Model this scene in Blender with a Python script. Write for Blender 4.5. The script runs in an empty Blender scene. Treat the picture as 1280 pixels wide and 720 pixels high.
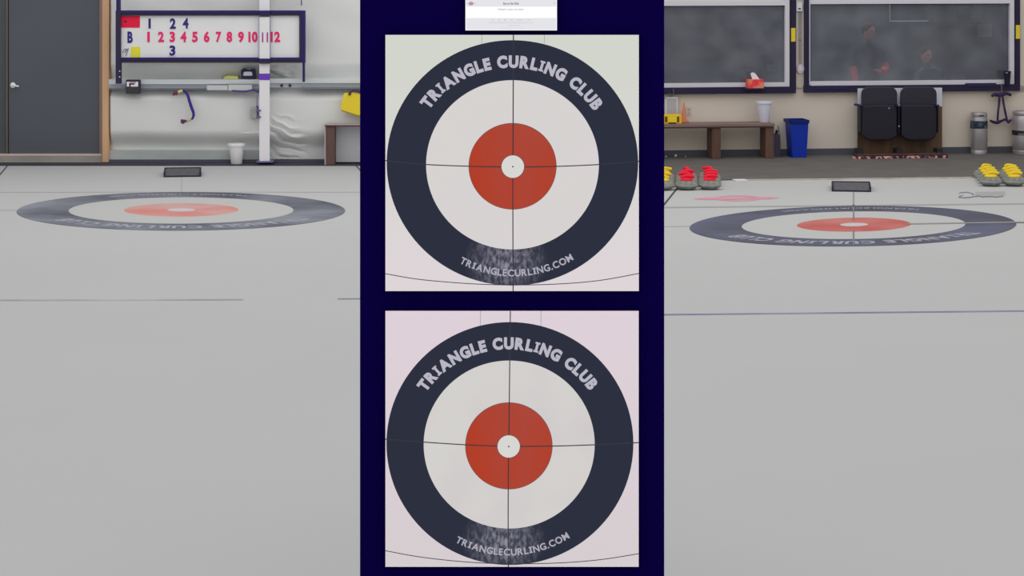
import bpy, bmesh, math, random
from mathutils import Vector, Matrix, noise
random.seed(4)
PI = math.pi
# ------------------------------------------------------------------ camera, world, exposure
CAMH, F, HOR = 2.98, 2856.0, -71.0      # camera height, focal length in px of a 1280 wide frame, horizon row
sc = bpy.context.scene
cd = bpy.data.cameras.new('camera'); cam = bpy.data.objects.new('camera', cd)
sc.collection.objects.link(cam); sc.camera = cam
cam.location = (0, 0, CAMH); cam.rotation_euler = (PI/2, 0, 0)
cd.sensor_width = 36; cd.lens = F/1280*36
cd.shift_y = -(360-HOR)/1280.0
cd.clip_end = 200
SKY_LOW, SKY_HIGH = 0.84, 0.96
w = bpy.data.worlds.new('world'); sc.world = w; w.use_nodes = True
nt = w.node_tree; nt.nodes.clear()
wo = nt.nodes.new('ShaderNodeOutputWorld'); wb = nt.nodes.new('ShaderNodeBackground')
tc = nt.nodes.new('ShaderNodeTexCoord'); sx = nt.nodes.new('ShaderNodeSeparateXYZ')
mr = nt.nodes.new('ShaderNodeMapRange')
mr.inputs['To Min'].default_value = SKY_LOW; mr.inputs['To Max'].default_value = SKY_HIGH
nt.links.new(tc.outputs['Generated'], sx.inputs[0]); nt.links.new(sx.outputs['Z'], mr.inputs['Value'])
nt.links.new(mr.outputs[0], wb.inputs['Strength']); nt.links.new(wb.outputs[0], wo.inputs[0])
wb.inputs['Color'].default_value = (1, 1, 1, 1)
sc.view_settings.view_transform = 'Standard'; sc.view_settings.look = 'None'
sc.view_settings.exposure = 0; sc.view_settings.gamma = 1; sc.view_settings.use_curve_mapping = False
# unseen soft lights added over the playing ends
def area(name, loc, size, power):
    l = bpy.data.lights.new(name, 'AREA'); l.shape = 'RECTANGLE'; l.size, l.size_y = size; l.energy = power
    o = bpy.data.objects.new(name, l); sc.collection.objects.link(o); o.location = loc
    return o
area('overhead_fill', (-3.6, 26.0, 5.2), (9.0, 5.0), 40)
area('overhead_fill', (4.4, 26.0, 5.2), (9.0, 5.0), 40)

_p = area('lounge_fill', (5.6, 33.6, 2.9), (3.5, .6), 30)   # added unseen fill that brightens the lounge behind the right windows

# ------------------------------------------------------------------ materials
def s2l(c):
    c = c/255.0
    return c/12.92 if c <= .04045 else ((c+.055)/1.055)**2.4
KV, KH = .64, .88          # how much light upright and level surfaces receive
def alb(rgb, k=KV): return tuple(min(.93, s2l(v)/k) for v in rgb)
MATS = {}
def mat(name, rgb, k=KV, rough=.7, spec=.2, metal=0.0, noise=0.0, scale=(4, 4, 4), rgb2=None, thr=None, bump=0.0, detail=3, trans=None):
    if name in MATS: return MATS[name]
    m = bpy.data.materials.new(name); m.use_nodes = True; n = m.node_tree
    b = n.nodes['Principled BSDF']
    c = alb(rgb, k); b.inputs['Base Color'].default_value = (*c, 1)
    b.inputs['Roughness'].default_value = rough; b.inputs['Metallic'].default_value = metal
    b.inputs['Specular IOR Level'].default_value = spec
    if noise or rgb2:
        t = n.nodes.new('ShaderNodeTexCoord'); mp = n.nodes.new('ShaderNodeMapping'); mp.inputs['Scale'].default_value = scale
        nz = n.nodes.new('ShaderNodeTexNoise'); nz.inputs['Scale'].default_value = 1; nz.inputs['Detail'].default_value = detail
        cr = n.nodes.new('ShaderNodeValToRGB')
        n.links.new(t.outputs['Object'], mp.inputs[0]); n.links.new(mp.outputs[0], nz.inputs[0]); n.links.new(nz.outputs[0], cr.inputs[0])
        a, z = thr or (.3, .7)
        cr.color_ramp.elements[0].position = a; cr.color_ramp.elements[1].position = z
        if rgb2: lo, hi = c, alb(rgb2, k)
        else: lo, hi = tuple(v*(1-noise) for v in c), tuple(min(.95, v*(1+noise)) for v in c)
        cr.color_ramp.elements[0].color = (*lo, 1); cr.color_ramp.elements[1].color = (*hi, 1)
        n.links.new(cr.outputs[0], b.inputs['Base Color'])
        if bump:
            bp = n.nodes.new('ShaderNodeBump'); bp.inputs['Strength'].default_value = bump; bp.inputs['Distance'].default_value = .02
            n.links.new(nz.outputs[0], bp.inputs['Height']); n.links.new(bp.outputs[0], b.inputs['Normal'])
    MATS[name] = m; return m
def emi(name, rgb, rgb2=None, scale=(3, 3, 3), thr=(.3, .7), detail=2, axis=None):
    """a lit picture element of a display screen"""
    if name in MATS: return MATS[name]
    m = bpy.data.materials.new(name); m.use_nodes = True; n = m.node_tree; n.nodes.clear()
    o = n.nodes.new('ShaderNodeOutputMaterial'); e = n.nodes.new('ShaderNodeEmission')
    e.inputs['Color'].default_value = (*[s2l(v) for v in rgb], 1)
    if rgb2:
        t = n.nodes.new('ShaderNodeTexCoord'); cr = n.nodes.new('ShaderNodeValToRGB')
        if axis:
            s = n.nodes.new('ShaderNodeSeparateXYZ'); n.links.new(t.outputs['Generated'], s.inputs[0]); src = s.outputs[axis]
        else:
            mp = n.nodes.new('ShaderNodeMapping'); mp.inputs['Scale'].default_value = scale
            nz = n.nodes.new('ShaderNodeTexNoise'); nz.inputs['Scale'].default_value = 1; nz.inputs['Detail'].default_value = detail
            n.links.new(t.outputs['Object'], mp.inputs[0]); n.links.new(mp.outputs[0], nz.inputs[0]); src = nz.outputs[0]
        n.links.new(src, cr.inputs[0])
        cr.color_ramp.elements[0].position, cr.color_ramp.elements[1].position = thr
        cr.color_ramp.elements[0].color = (*[s2l(v) for v in rgb], 1); cr.color_ramp.elements[1].color = (*[s2l(v) for v in rgb2], 1)
        n.links.new(cr.outputs[0], e.inputs[0])
    n.links.new(e.outputs[0], o.inputs[0]); MATS[name] = m; return m

# ------------------------------------------------------------------ mesh helpers
class MB:
    def __init__(s): s.bm = bmesh.new()
    def box(s, x0, x1, y0, y1, z0, z1, bev=0):
        b = s.bm; vs = [b.verts.new((x, y, z)) for x in (x0, x1) for y in (y0, y1) for z in (z0, z1)]
        fs = [(0, 1, 3, 2), (4, 6, 7, 5), (0, 4, 5, 1), (2, 3, 7, 6), (0, 2, 6, 4), (1, 5, 7, 3)]
        nf = [b.faces.new([vs[i] for i in f]) for f in fs]
        if bev:
            es = list({e for f in nf for e in f.edges})
            bmesh.ops.bevel(b, geom=es, offset=bev, segments=2, affect='EDGES', profile=.5)
        return s
    def prism(s, poly, axis, a, c):
        """poly = 2-D outline; axis 'y': (x,z) outline extruded y a..c; 'z': (x,y); 'x': (y,z)"""
        def P(p, t): return {'y': (p[0], t, p[1]), 'z': (p[0], p[1], t), 'x': (t, p[0], p[1])}[axis]
        v0 = [s.bm.verts.new(P(p, a)) for p in poly]; v1 = [s.bm.verts.new(P(p, c)) for p in poly]
        s.bm.faces.new(v0); s.bm.faces.new(v1[::-1]); n = len(poly)
        for i in range(n): s.bm.faces.new([v0[(i+1) % n], v0[i], v1[i], v1[(i+1) % n]])
        return s
    def lathe(s, prof, c=(0, 0, 0), n=28, sq=1.0):
        rings = []
        for r, z in prof:
            if r < 1e-6: rings.append([s.bm.verts.new((c[0], c[1], c[2]+z))])
            else: rings.append([s.bm.verts.new((c[0]+r*math.cos(2*PI*i/n), c[1]+sq*r*math.sin(2*PI*i/n), c[2]+z)) for i in range(n)])
        for a, b in zip(rings, rings[1:]):
            for i in range(n):
                j = (i+1) % n
                if len(a) == 1 and len(b) == 1: continue
                if len(a) == 1: s.bm.faces.new([a[0], b[j], b[i]])
                elif len(b) == 1: s.bm.faces.new([a[i], a[j], b[0]])
                else: s.bm.faces.new([a[i], a[j], b[j], b[i]])
        return s
    def tube(s, pts, r, n=10, smooth=True):
        pts = [Vector(p) for p in pts]
        if smooth and len(pts) > 2:
            q = []
            for i in range(len(pts)-1):
                p0, p1, p2, p3 = pts[max(i-1, 0)], pts[i], pts[i+1], pts[min(i+2, len(pts)-1)]
                for k in range(6):
                    t = k/6
                    q.append(.5*((2*p1)+(-p0+p2)*t+(2*p0-5*p1+4*p2-p3)*t*t+(-p0+3*p1-3*p2+p3)*t**3))
            q.append(pts[-1]); pts = q
        rr = r if callable(r) else (lambda t: r)
        rings = []; up = None
        for i, p in enumerate(pts):
            d = (pts[min(i+1, len(pts)-1)]-pts[max(i-1, 0)]).normalized()
            if up is None: up = d.orthogonal().normalized()
            up = (up-d*up.dot(d)).normalized(); sd = d.cross(up)
            R = rr(i/(len(pts)-1))
            rings.append([s.bm.verts.new(p+R*(math.cos(2*PI*k/n)*up+math.sin(2*PI*k/n)*sd)) for k in range(n)])
        for a, b in zip(rings, rings[1:]):
            for k in range(n): s.bm.faces.new([a[k], a[(k+1) % n], b[(k+1) % n], b[k]])
        s.bm.faces.new(rings[0][::-1]); s.bm.faces.new(rings[-1])
        return s
    def ball(s, c, r, sx=1, sy=1, sz=1):
        bmesh.ops.create_uvsphere(s.bm, u_segments=16, v_segments=10, radius=r, matrix=Matrix.Translation(c) @ Matrix.Diagonal((sx, sy, sz, 1)))
        return s
    def build(s, name, m, parent=None, smooth=False, T=None):
        bmesh.ops.recalc_face_normals(s.bm, faces=s.bm.faces)
        me = bpy.data.meshes.new(name); s.bm.to_mesh(me); s.bm.free()
        me.materials.append(m)
        if smooth:
            for p in me.polygons: p.use_smooth = True
            try: me.set_sharp_from_angle(angle=math.radians(38))
            except Exception: pass
        if T is not None: me.transform(T)
        o = bpy.data.objects.new(name, me); sc.collection.objects.link(o)
        if parent: o.parent = parent
        return o
def props(o, label, cat, group=None):
    o['label'] = label; o['category'] = cat
    if group: o['group'] = group
    return o
def structure(o): o['kind'] = 'structure'; return o

_gl = {}
def glyph(text, bold=.02):
    """verts/faces of text at cap height 1, left edge at 0, baseline 0"""
    key = (text, bold)
    if key in _gl: return _gl[key]
    c = bpy.data.curves.new('t', 'FONT'); c.body = text; c.size = 1; c.offset = bold; c.resolution_u = 4
    o = bpy.data.objects.new('t', c); sc.collection.objects.link(o)
    bpy.context.view_layer.update()
    me = bpy.data.meshes.new_from_object(o.evaluated_get(bpy.context.evaluated_depsgraph_get()))
    vs = [v.co.copy() for v in me.vertices]; fs = [tuple(p.vertices) for p in me.polygons]
    bpy.data.objects.remove(o); bpy.data.curves.remove(c); bpy.data.meshes.remove(me)
    if not hasattr(glyph, 'cap'):
        glyph.cap = 1; glyph.cap = max(v.y for v in glyph('H', 0)[0]); _gl.clear()
        return glyph(text, bold)
    x0 = min(v.x for v in vs); k = 1/glyph.cap
    vs = [Vector(((v.x-x0)*k, v.y*k, 0)) for v in vs]
    _gl[key] = (vs, fs); return _gl[key]
def text_into(mb, text, f, bold=.02):
    """f maps (x,y) of cap-height-1 text coordinates to a 3-D point"""
    vs, fs = glyph(text, bold)
    nv = [mb.bm.verts.new(f(v.x, v.y)) for v in vs]
    for q in fs:
        try: mb.bm.faces.new([nv[i] for i in q])
        except ValueError: pass
    return max(v.x for v in vs)
def arc_text(mb, text, f, r_base, cap, a0, a1, outward=True, bold=.03, serif=True):
    """letters along an arc of the unit-less polar plane; f(x,y)->3-D. angle measured clockwise from up (outward)
    or anticlockwise from down (inward letters)"""
    ws = []
    for ch in text:
        if ch == ' ': ws.append(.42); continue
        ws.append(max(v.x for v in glyph(ch, bold)[0]) if ch != 'I' else .52)
    gap = .14; tot = sum(ws)+gap*(len(ws)-1); x = 0
    for ch, wd in zip(text, ws):
        mid = (x+wd/2)/tot; a = a0+(a1-a0)*mid; kx = abs(a1-a0)*(r_base+(.5*cap if outward else -.5*cap))/tot
        def g(px, py, a=a, wd=wd, kx=kx):
            lx = (px-wd/2)*kx; ly = py*cap
            if outward: r = r_base+ly; return f(r*math.sin(a)+lx*math.cos(a), r*math.cos(a)-lx*math.sin(a))
            r = r_base-ly; return f(r*math.sin(a)+lx*math.cos(a), -r*math.cos(a)+lx*math.sin(a))
        if ch == 'I':
            for bx in ((.13, .4, .18, .82), (0, .53, 0, .18), (0, .53, .82, 1)):
                q = [mb.bm.verts.new(g(*p)) for p in ((bx[0], bx[2]), (bx[1], bx[2]), (bx[1], bx[3]), (bx[0], bx[3]))]
                mb.bm.faces.new(q)
        elif ch != ' ': text_into(mb, ch, g, bold)
        x += wd+gap

# ------------------------------------------------------------------ frames of the two back walls
class Frame:
    def __init__(s, ox, oy, th): s.o = Vector((ox, oy)); s.th = th; s.u = Vector((math.cos(th), math.sin(th))); s.n = Vector((-math.sin(th), math.cos(th)))
    def loc(s, px, py, v=0):
        d = Vector(((px-640)/F, 1)); t = (s.n.dot(s.o)-v)/s.n.dot(d); p = d*t-s.o
        return Vector((p.dot(s.u), -v, CAMH-(py-HOR)/F*t))
    def onfloor(s, px, py):
        t = F*CAMH/(py-HOR); p = Vector(((px-640)/F*t, t))-s.o
        return Vector((p.dot(s.u), p.dot(s.n), 0))
    def world(s, l): p = s.o+s.u*l[0]+s.n*l[1]; return Vector((p.x, p.y, l[2]))
YL = 31.06
L = Frame((0-640)/F*YL, YL, 0)
Rp = (Vector(((830-640)/F*31.76, 31.76)), Vector(((1280-640)/F*32.43, 32.43)))
Rd = Rp[1]-Rp[0]
R = Frame(Rp[0].x, Rp[0].y, math.atan2(Rd.y, Rd.x))
def fl(px, py, z=0): t = F*CAMH/(py-HOR); return Vector(((px-640)/F*t, t, z))

class Thing:
    def __init__(s, fr, name, label, cat, base, group=None, rot=0):
        """base = frame-local point"""
        s.fr = fr; s.b = Vector(base)
        s.e = bpy.data.objects.new(name, None); sc.collection.objects.link(s.e); s.e.empty_display_size = .1
        s.e.location = fr.world(s.b); s.e.rotation_euler = (0, 0, fr.th)
        if label: props(s.e, label, cat, group)
    def p(s, px, py, v): return s.fr.loc(px, py, v)-s.b
    def pbox(s, mb, x0, y0, x1, y1, v0, v1, bev=0):
        a, c = s.p(x0, y0, v1), s.p(x1, y1, v1)
        mb.box(a.x, c.x, -v1-s.b.y, -v0-s.b.y, c.z, a.z, bev); return mb
    def poly(s, mb, pts, v0, v1):
        q = [s.p(x, y, v1) for x, y in pts]; mb.prism([(p.x, p.z) for p in q], 'y', -v1-s.b.y, -v0-s.b.y); return mb
def frame_struct(fr, name, m, rects, v0, v1, bev=0):
    t = Thing.__new__(Thing); t.fr = fr; t.b = Vector((0, 0, 0)); mb = MB()
    for r in rects: t.pbox(mb, *r, *(v0, v1), bev=bev)
    for v in mb.bm.verts: v.co.z = max(0, v.co.z)
    o = mb.build(name, m); o.location = (fr.o.x, fr.o.y, 0); o.rotation_euler = (0, 0, fr.th); return structure(o)

# ------------------------------------------------------------------ floor and shell
m_ice = mat('pebbled_ice', (181, 181, 181), k=KH, rough=.75, spec=.06, noise=.012, scale=(.5, .5, .5))
structure(MB().box(-11, 11, -3, 36, -.3, 0).build('floor', m_ice))
m_wall = mat('warehouse_paint', (170, 170, 168), noise=.03)
structure(MB().box(-11.2, -11, -3, 31.5, 0, 5).build('wall_far_left', m_wall))
structure(MB().box(11, 11.2, -3, 36, 0, 5).build('wall_far_right', m_wall))

# left back wall: loose vinyl insulation sheet that billows between the rails
def sst(a, b, x): t = min(1, max(0, (x-a)/(b-a))); return t*t*(3-2*t)
def sheet(px, py):
    d = .03
    if py > 108: d += .17*sst(108, 124, py)*(1-sst(160, 186, py)**1.2)
    else: d += .12*(1-sst(78, 99, py))
    if 337 < px < 400:
        wgt = sst(337, 341, px)*(1-sst(362, 398, px))
        low = sst(138, 156, py)*(1-sst(194, 199, py))
        nz = noise.noise(Vector((px*.05, py*.05, 3.1)))
        s = (py-150)-(px-338)**1.0*.95+(px-338)**2*.012+9*nz
        am = .5+.9*noise.noise(Vector((px*.06, py*.035, 8.2)))
        d += wgt**1.6*low*(.030*math.sin(s*.5)+.012*math.sin(s*1.1))*max(.1, am)*1.3
        up = sst(79, 83, py)*(1-sst(95, 98, py))*(1-sst(366, 374, px))
        d += up*wgt*.09*noise.noise(Vector((px*.09, py*.22, 1.7)))
    if 300 < px <= 325 and 112 < py < 165: d += -.05*sst(300, 322, px)*sst(112, 120, py)
    d += .006*math.sin(px*.11+py*.05)+.004*math.sin(px*.05-py*.13)
    if px < 142: d *= sst(136, 142, px)
    return max(.012, d)
bm = MB(); xs = [136+1.5*i for i in range(int((700-136)/1.5))]
xs = [x for i, x in enumerate(xs) if x < 470 or i % 8 == 0]
ys = [-260, -180, -120, -80, -50]+[-30+1.25*i for i in range(int((203+30)/1.25)+1)]+[203.2]
grid = []
for y in ys:
    row = []
    for x in xs:
        p = L.loc(x, y, 0); row.append(bm.bm.verts.new((p.x, -sheet(x, y), max(0, p.z))))
    grid.append(row)
for a, b in zip(grid, grid[1:]):
    for i in range(len(xs)-1): bm.bm.faces.new([a[i], a[i+1], b[i+1], b[i]])
m_vinyl = mat('white_vinyl_sheet', (184, 184, 183), k=.59, rough=.5, spec=.25, rgb2=(185, 186, 184), scale=(.7, .7, .5))
wl = bm.build('wall_left', m_vinyl, smooth=True); wl.location = (L.o.x, L.o.y, 0); structure(wl)
frame_struct(L, 'wall_left_backing', m_wall, [(-500, -250, 700, 203.2)], -.15, 0)
# return between the two back walls, hidden behind the pillar from here
pm = L.loc(695, 150, 0)+Vector((L.o.x, L.o.y, 0))
structure(MB().box(pm.x-.1, pm.x+.1, 31.05, 31.6, 0, 5).build('wall_middle', m_wall))

# left trims
m_steel = mat('galvanised_rail', (182, 186, 188), rough=.45, spec=.4, noise=.03, scale=(2, 2, 9))
m_steel2 = mat('galvanised_web', (160, 164, 170), rough=.5, spec=.4, noise=.05, scale=(3, 3, 3))
m_dkedge = mat('rail_lip_grey', (108, 112, 122), rough=.6)  # lower edge of the rail in a darker grey
t = Thing(L, 'trim_1', None, None, L.loc(136, 111, .2)); t.e['kind'] = 'structure'
mb = MB(); t.pbox(mb, 136, 99.3, 324, 105.2, .0, .25); t.pbox(mb, 337, 98.3, 690, 103.8, 0, .25); mb.build('upper_flange', m_steel, t.e)
mb = MB(); t.pbox(mb, 136, 105, 324, 110.4, .0, .2); t.pbox(mb, 337, 103.8, 690, 109.3, 0, .2); mb.build('web', m_steel2, t.e)
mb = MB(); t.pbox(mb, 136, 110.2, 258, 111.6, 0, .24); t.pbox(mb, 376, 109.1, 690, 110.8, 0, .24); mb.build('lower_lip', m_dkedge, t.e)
m_kick = mat('grey_kickboard', (137, 141, 140), k=.5, noise=.1, scale=(2, 2, 5))
frame_struct(L, 'baseboard_left', m_kick, [(136.5, 188, 324, 200)], .0, .12)
frame_struct(L, 'baseboard_left_low', mat('dark_base_rubber', (66, 68, 78), k=.55), [(136.5, 199.6, 324, 204), (337, 199.8, 700, 204)], .0, .15)
s0, s1 = L.loc(-300, 203, 0), L.loc(700, 203, 0)
yy = fl(0, 207.4).y-YL
o = MB().box(s0.x, s1.x, yy, -.15, 0, .012).build('trim_2', mat('black_rubber_strip', (58, 56, 66), k=.7)); o.location = (L.o.x, L.o.y, 0); structure(o)

# column
t = Thing(L, 'steel_column', 'white painted steel column with a purple band, in front of the pale insulated wall', 'column', L.onfloor(330.5, 204))
t.b.y = -.2; t.e.location = L.fr if False else L.world(t.b)
mb = MB()
t.pbox(mb, 324.2, -250, 337, 202.6, .40, .415)
t.pbox(mb, 324.2, -250, 337, 202.6, .17, .185)
t.pbox(mb, 330, -250, 331.2, 202.6, .185, .40)
mb.build('beam', mat('column_white_paint', (203, 200, 207), rough=.5), t.e)
mb = MB(); t.pbox(mb, 324, 92, 337.2, 100, .398, .42); mb.build('purple_band', mat('purple_tape', (96, 58, 160)), t.e)
mb = MB(); t.pbox(mb, 320.5, 201.6, 341, 203.2, .15, .46); mb.build('base_plate', mat('column_foot', (92, 92, 128)), t.e)

# ------------------------------------------------------------------ door (left)
t = Thing(L, 'door_1', None, None, L.onfloor(66, 203)); t.b.y = 0; t.b.z = 0; t.e.location = L.world(t.b); t.e['kind'] = 'structure'
m_door = mat('grey_steel_door', (76, 79, 86), noise=.04, scale=(1.2, 1, 1.2), rough=.5)
mb = MB(); t.pbox(mb, 11, -70, 124.3, 192.3, 0, .06); mb.build('door_panel', m_door, t.e)
mb = MB(); t.pbox(mb, -105, -70, 7.6, 192.3, 0, .05); mb.build('door_leaf', mat('grey_green_door_leaf', (70, 74, 77), noise=.04), t.e)
mb = MB(); t.pbox(mb, 7.6, -70, 9.6, 200, 0, .08); mb.build('meeting_strip', mat('brown_meeting_strip', (92, 84, 78)), t.e)
mb = MB(); t.pbox(mb, 9.6, -70, 11, 194, 0, .03); mb.build('door_gap', mat('door_gap_dark', (56, 58, 62)), t.e)
mb = MB(); t.pbox(mb, 124.3, -70, 127.6, 198, 0, .09); mb.build('door_stop', mat('door_stop_brown', (128, 108, 98)), t.e)
mb = MB(); t.pbox(mb, 127.6, -90, 136, 202.8, 0, .16, .004); mb.build('door_post', mat('pine_post', (182, 146, 114), noise=.07, scale=(30, 30, 1.2)), t.e)
mb = MB(); t.pbox(mb, -105, 192.4, 127, 194.6, 0, .1); mb.build('threshold_strip', mat('pale_threshold', (186, 166, 162)), t.e)
mb = MB(); t.pbox(mb, -105, 194.6, 127.5, 203, 0, .1); mb.build('door_sill', mat('grey_sill', (134, 130, 124), noise=.08), t.e)
mb = MB(); t.pbox(mb, -105, -90, 136, -70, 0, .12); mb.build('door_header', MATS['pine_post'], t.e)
hp = t.p(16.5, 106.5, .06)
mb = MB(); mb.ball((hp.x, hp.y-.015, hp.z), .038, 1, .6, 1.05); mb.tube([(hp.x, hp.y-.03, hp.z), (hp.x+.02, hp.y-.06, hp.z), (hp.x+.09, hp.y-.06, hp.z-.012)], .011)
mb.build('door_handle', mat('brushed_chrome', (205, 205, 210), rough=.35), t.e, smooth=True)

# ------------------------------------------------------------------ right wall with its openings
def Rt(name): t = Thing.__new__(Thing); t.fr = R; t.b = Vector((0, 0, 0)); return t
m_tan = mat('tan_wall_paint', (163, 155, 145), k=.47, rough=.8, noise=.035, scale=(.8, .8, .8))
GT, GB = -6, 118
# openings: left px 700..988, right px 1008..1273 ; rows -8..113
frame_struct(R, 'wall_right', m_tan, [(690, 112, 1700, 196.5), (690, -250, 1700, -2), (690, -2, 705, 112), (984, -2, 1009, 112), (1271, -2, 1700, 112)], -.15, 0)
# carpeted walkway in front
pts = [(700, 227), (830, 226.3), (920, 225.4), (1060, 224), (1222, 222.3), (1280, 221.6), (1500, 219.5)]
q = [R.onfloor(*p) for p in pts]; far0, far1 = R.loc(700, 196, 0), R.loc(1500, 196, 0)
o = MB().prism([(p.x, p.y) for p in q]+[(far1.x, -.02), (far0.x, -.02)], 'z', 0, .012).build('walkway_carpet', mat('grey_brown_carpet', (93, 90, 87), k=.74, rough=.95, noise=.1, scale=(3, 3, 3), detail=6))
o.location = (R.o.x, R.o.y, 0); o.rotation_euler = (0, 0, R.th); structure(o)
mb = MB()
for (a, b), zc in zip(zip(q[2:5], q[3:5]+[q[4]]), (0, 0, 0)):
    if a != b: mb.prism([(a.x, a.y-.05), (b.x, b.y-.05), (b.x, b.y-.005), (a.x, a.y-.005)], 'z', 0, .014)
o = mb.build('trim_3', mat('ice_edge_strip', (170, 158, 148), k=KH, rgb2=(196, 190, 184), scale=(6, 6, 6))); o.location = (R.o.x, R.o.y, 0); o.rotation_euler = (0, 0, R.th); structure(o)
a = R.onfloor(919, 227.4); b = R.onfloor(931, 225.6)
o = MB().box(0, b.x-a.x, 0, .16, 0, .02, .003).build('white_block', mat('white_block', (214, 212, 212), k=KH))
o.location = R.world(a); o.rotation_euler = (0, 0, R.th); props(o, 'flat white block at the carpet edge, right of the red-handled stones', 'block')
a, b = R.loc(700, 190, 0), R.loc(1500, 190, 0)
o = MB().box(a.x, b.x, -.02, 0, .012, .1).build('baseboard_right', mat('slate_baseboard', (72, 73, 82), k=.6, noise=.05)); o.location = (R.o.x, R.o.y, 0); o.rotation_euler = (0, 0, R.th); structure(o)

m_navyf = mat('dark_navy_frame', (36, 31, 56), rough=.5, noise=.12, scale=(2, 2, 2))
m_wframe = mat('pale_window_frame', (186, 184, 190), rough=.5)
def glassmat():
    m = bpy.data.materials.new('tinted_glass'); m.use_nodes = True; n = m.node_tree; n.nodes.clear()
    o = n.nodes.new('ShaderNodeOutputMaterial'); mx = n.nodes.new('ShaderNodeMixShader'); mx2 = n.nodes.new('ShaderNodeMixShader')
    tr = n.nodes.new('ShaderNodeBsdfTransparent'); df = n.nodes.new('ShaderNodeBsdfDiffuse'); gl = n.nodes.new('ShaderNodeBsdfGlossy')
    gl.inputs['Roughness'].default_value = .12; gl.inputs['Color'].default_value = (.8, .85, .85, 1)
    t = n.nodes.new('ShaderNodeTexCoord'); nz = n.nodes.new('ShaderNodeTexNoise'); nz.inputs['Scale'].default_value = 2.6; nz.inputs['Detail'].default_value = 4
    cr = n.nodes.new('ShaderNodeValToRGB'); cr.color_ramp.elements[0].position = .3; cr.color_ramp.elements[1].position = .72
    cr.color_ramp.elements[0].color = (*alb((78, 80, 90)), 1); cr.color_ramp.elements[1].color = (*alb((116, 119, 126)), 1)
    n.links.new(t.outputs['Object'], nz.inputs[0]); n.links.new(nz.outputs[0], cr.inputs[0]); n.links.new(cr.outputs[0], df.inputs[0])
    tr.inputs[0].default_value = (.93, .93, .97, 1)
    mx.inputs[0].default_value = .42; n.links.new(tr.outputs[0], mx.inputs[1]); n.links.new(df.outputs[0], mx.inputs[2])
    mx2.inputs[0].default_value = .05; n.links.new(mx.outputs[0], mx2.inputs[1]); n.links.new(gl.outputs[0], mx2.inputs[2])
    n.links.new(mx2.outputs[0], o.inputs[0]); return m
m_glass = glassmat()
def window(name, ox0, oy0, ox1, oy1, gx0, gy0l, gx1, gy1, side, sill):
    t = Thing(R, name, None, None, R.loc(ox0, oy1, 0)); t.e['kind'] = 'structure'
    # dark outer frame
    mb = MB()
    for r in side: t.pbox(mb, *r, 0, .07)
    t.pbox(mb, ox0, sill[2], ox1, sill[3], 0, .09)
    mb.build('outer_frame', m_navyf, t.e)
    mb = MB(); t.pbox(mb, gx0-4.2, -12, gx0, gy1+4.3, -.02, .045); t.pbox(mb, gx1, -12, gx1+5.4, gy1+4.3, -.02, .045)
    t.pbox(mb, gx0, gy1, gx1, gy1+5.6, -.02, .045); t.pbox(mb, gx0, gy0l-5.5, gx1, gy0l, -.02, .045)
    mb.build('inner_frame', m_wframe, t.e)
    mb = MB(); t.pbox(mb, gx0+.001, gy0l, gx1-.001, gy1, -.04, -.03); mb.build('pane', m_glass, t.e)
    mb = MB(); t.pbox(mb, gx0, gy0l, gx1, gy0l+.9, -.028, -.01); t.pbox(mb, gx1-1, gy0l, gx1, gy1, -.028, -.01); t.pbox(mb, gx0, gy0l, gx0+.7, gy1, -.028, -.01)
    mb.build('gasket', mat('blue_black_gasket', (34, 32, 92)), t.e)
    return t
w1 = window('window_1', 700, 0, 995, 116.5, 712, 6.8, 981.5, 105.2, [(988.8, -20, 995.2, 111), (700, -20, 706, 111)], (0, 0, 110.8, 116.6))
# right window leans slightly: its rows follow the wall
w2 = window('window_2', 1006, 0, 1275, 113, 1028-15, 4.3, 1262.5, 101.8, [(1006.2, -20, 1011.5, 108), (1269.6, -20, 1275.2, 108)], (0, 0, 107.4, 113.6))
# warm room behind the glass
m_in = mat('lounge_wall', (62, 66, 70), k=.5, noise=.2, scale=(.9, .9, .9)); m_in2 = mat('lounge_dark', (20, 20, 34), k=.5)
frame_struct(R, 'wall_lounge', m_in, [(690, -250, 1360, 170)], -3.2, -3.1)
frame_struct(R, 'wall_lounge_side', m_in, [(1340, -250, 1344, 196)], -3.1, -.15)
frame_struct(R, 'wall_lounge_side', m_in, [(694, -250, 698, 196)], -3.1, -.15)

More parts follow.
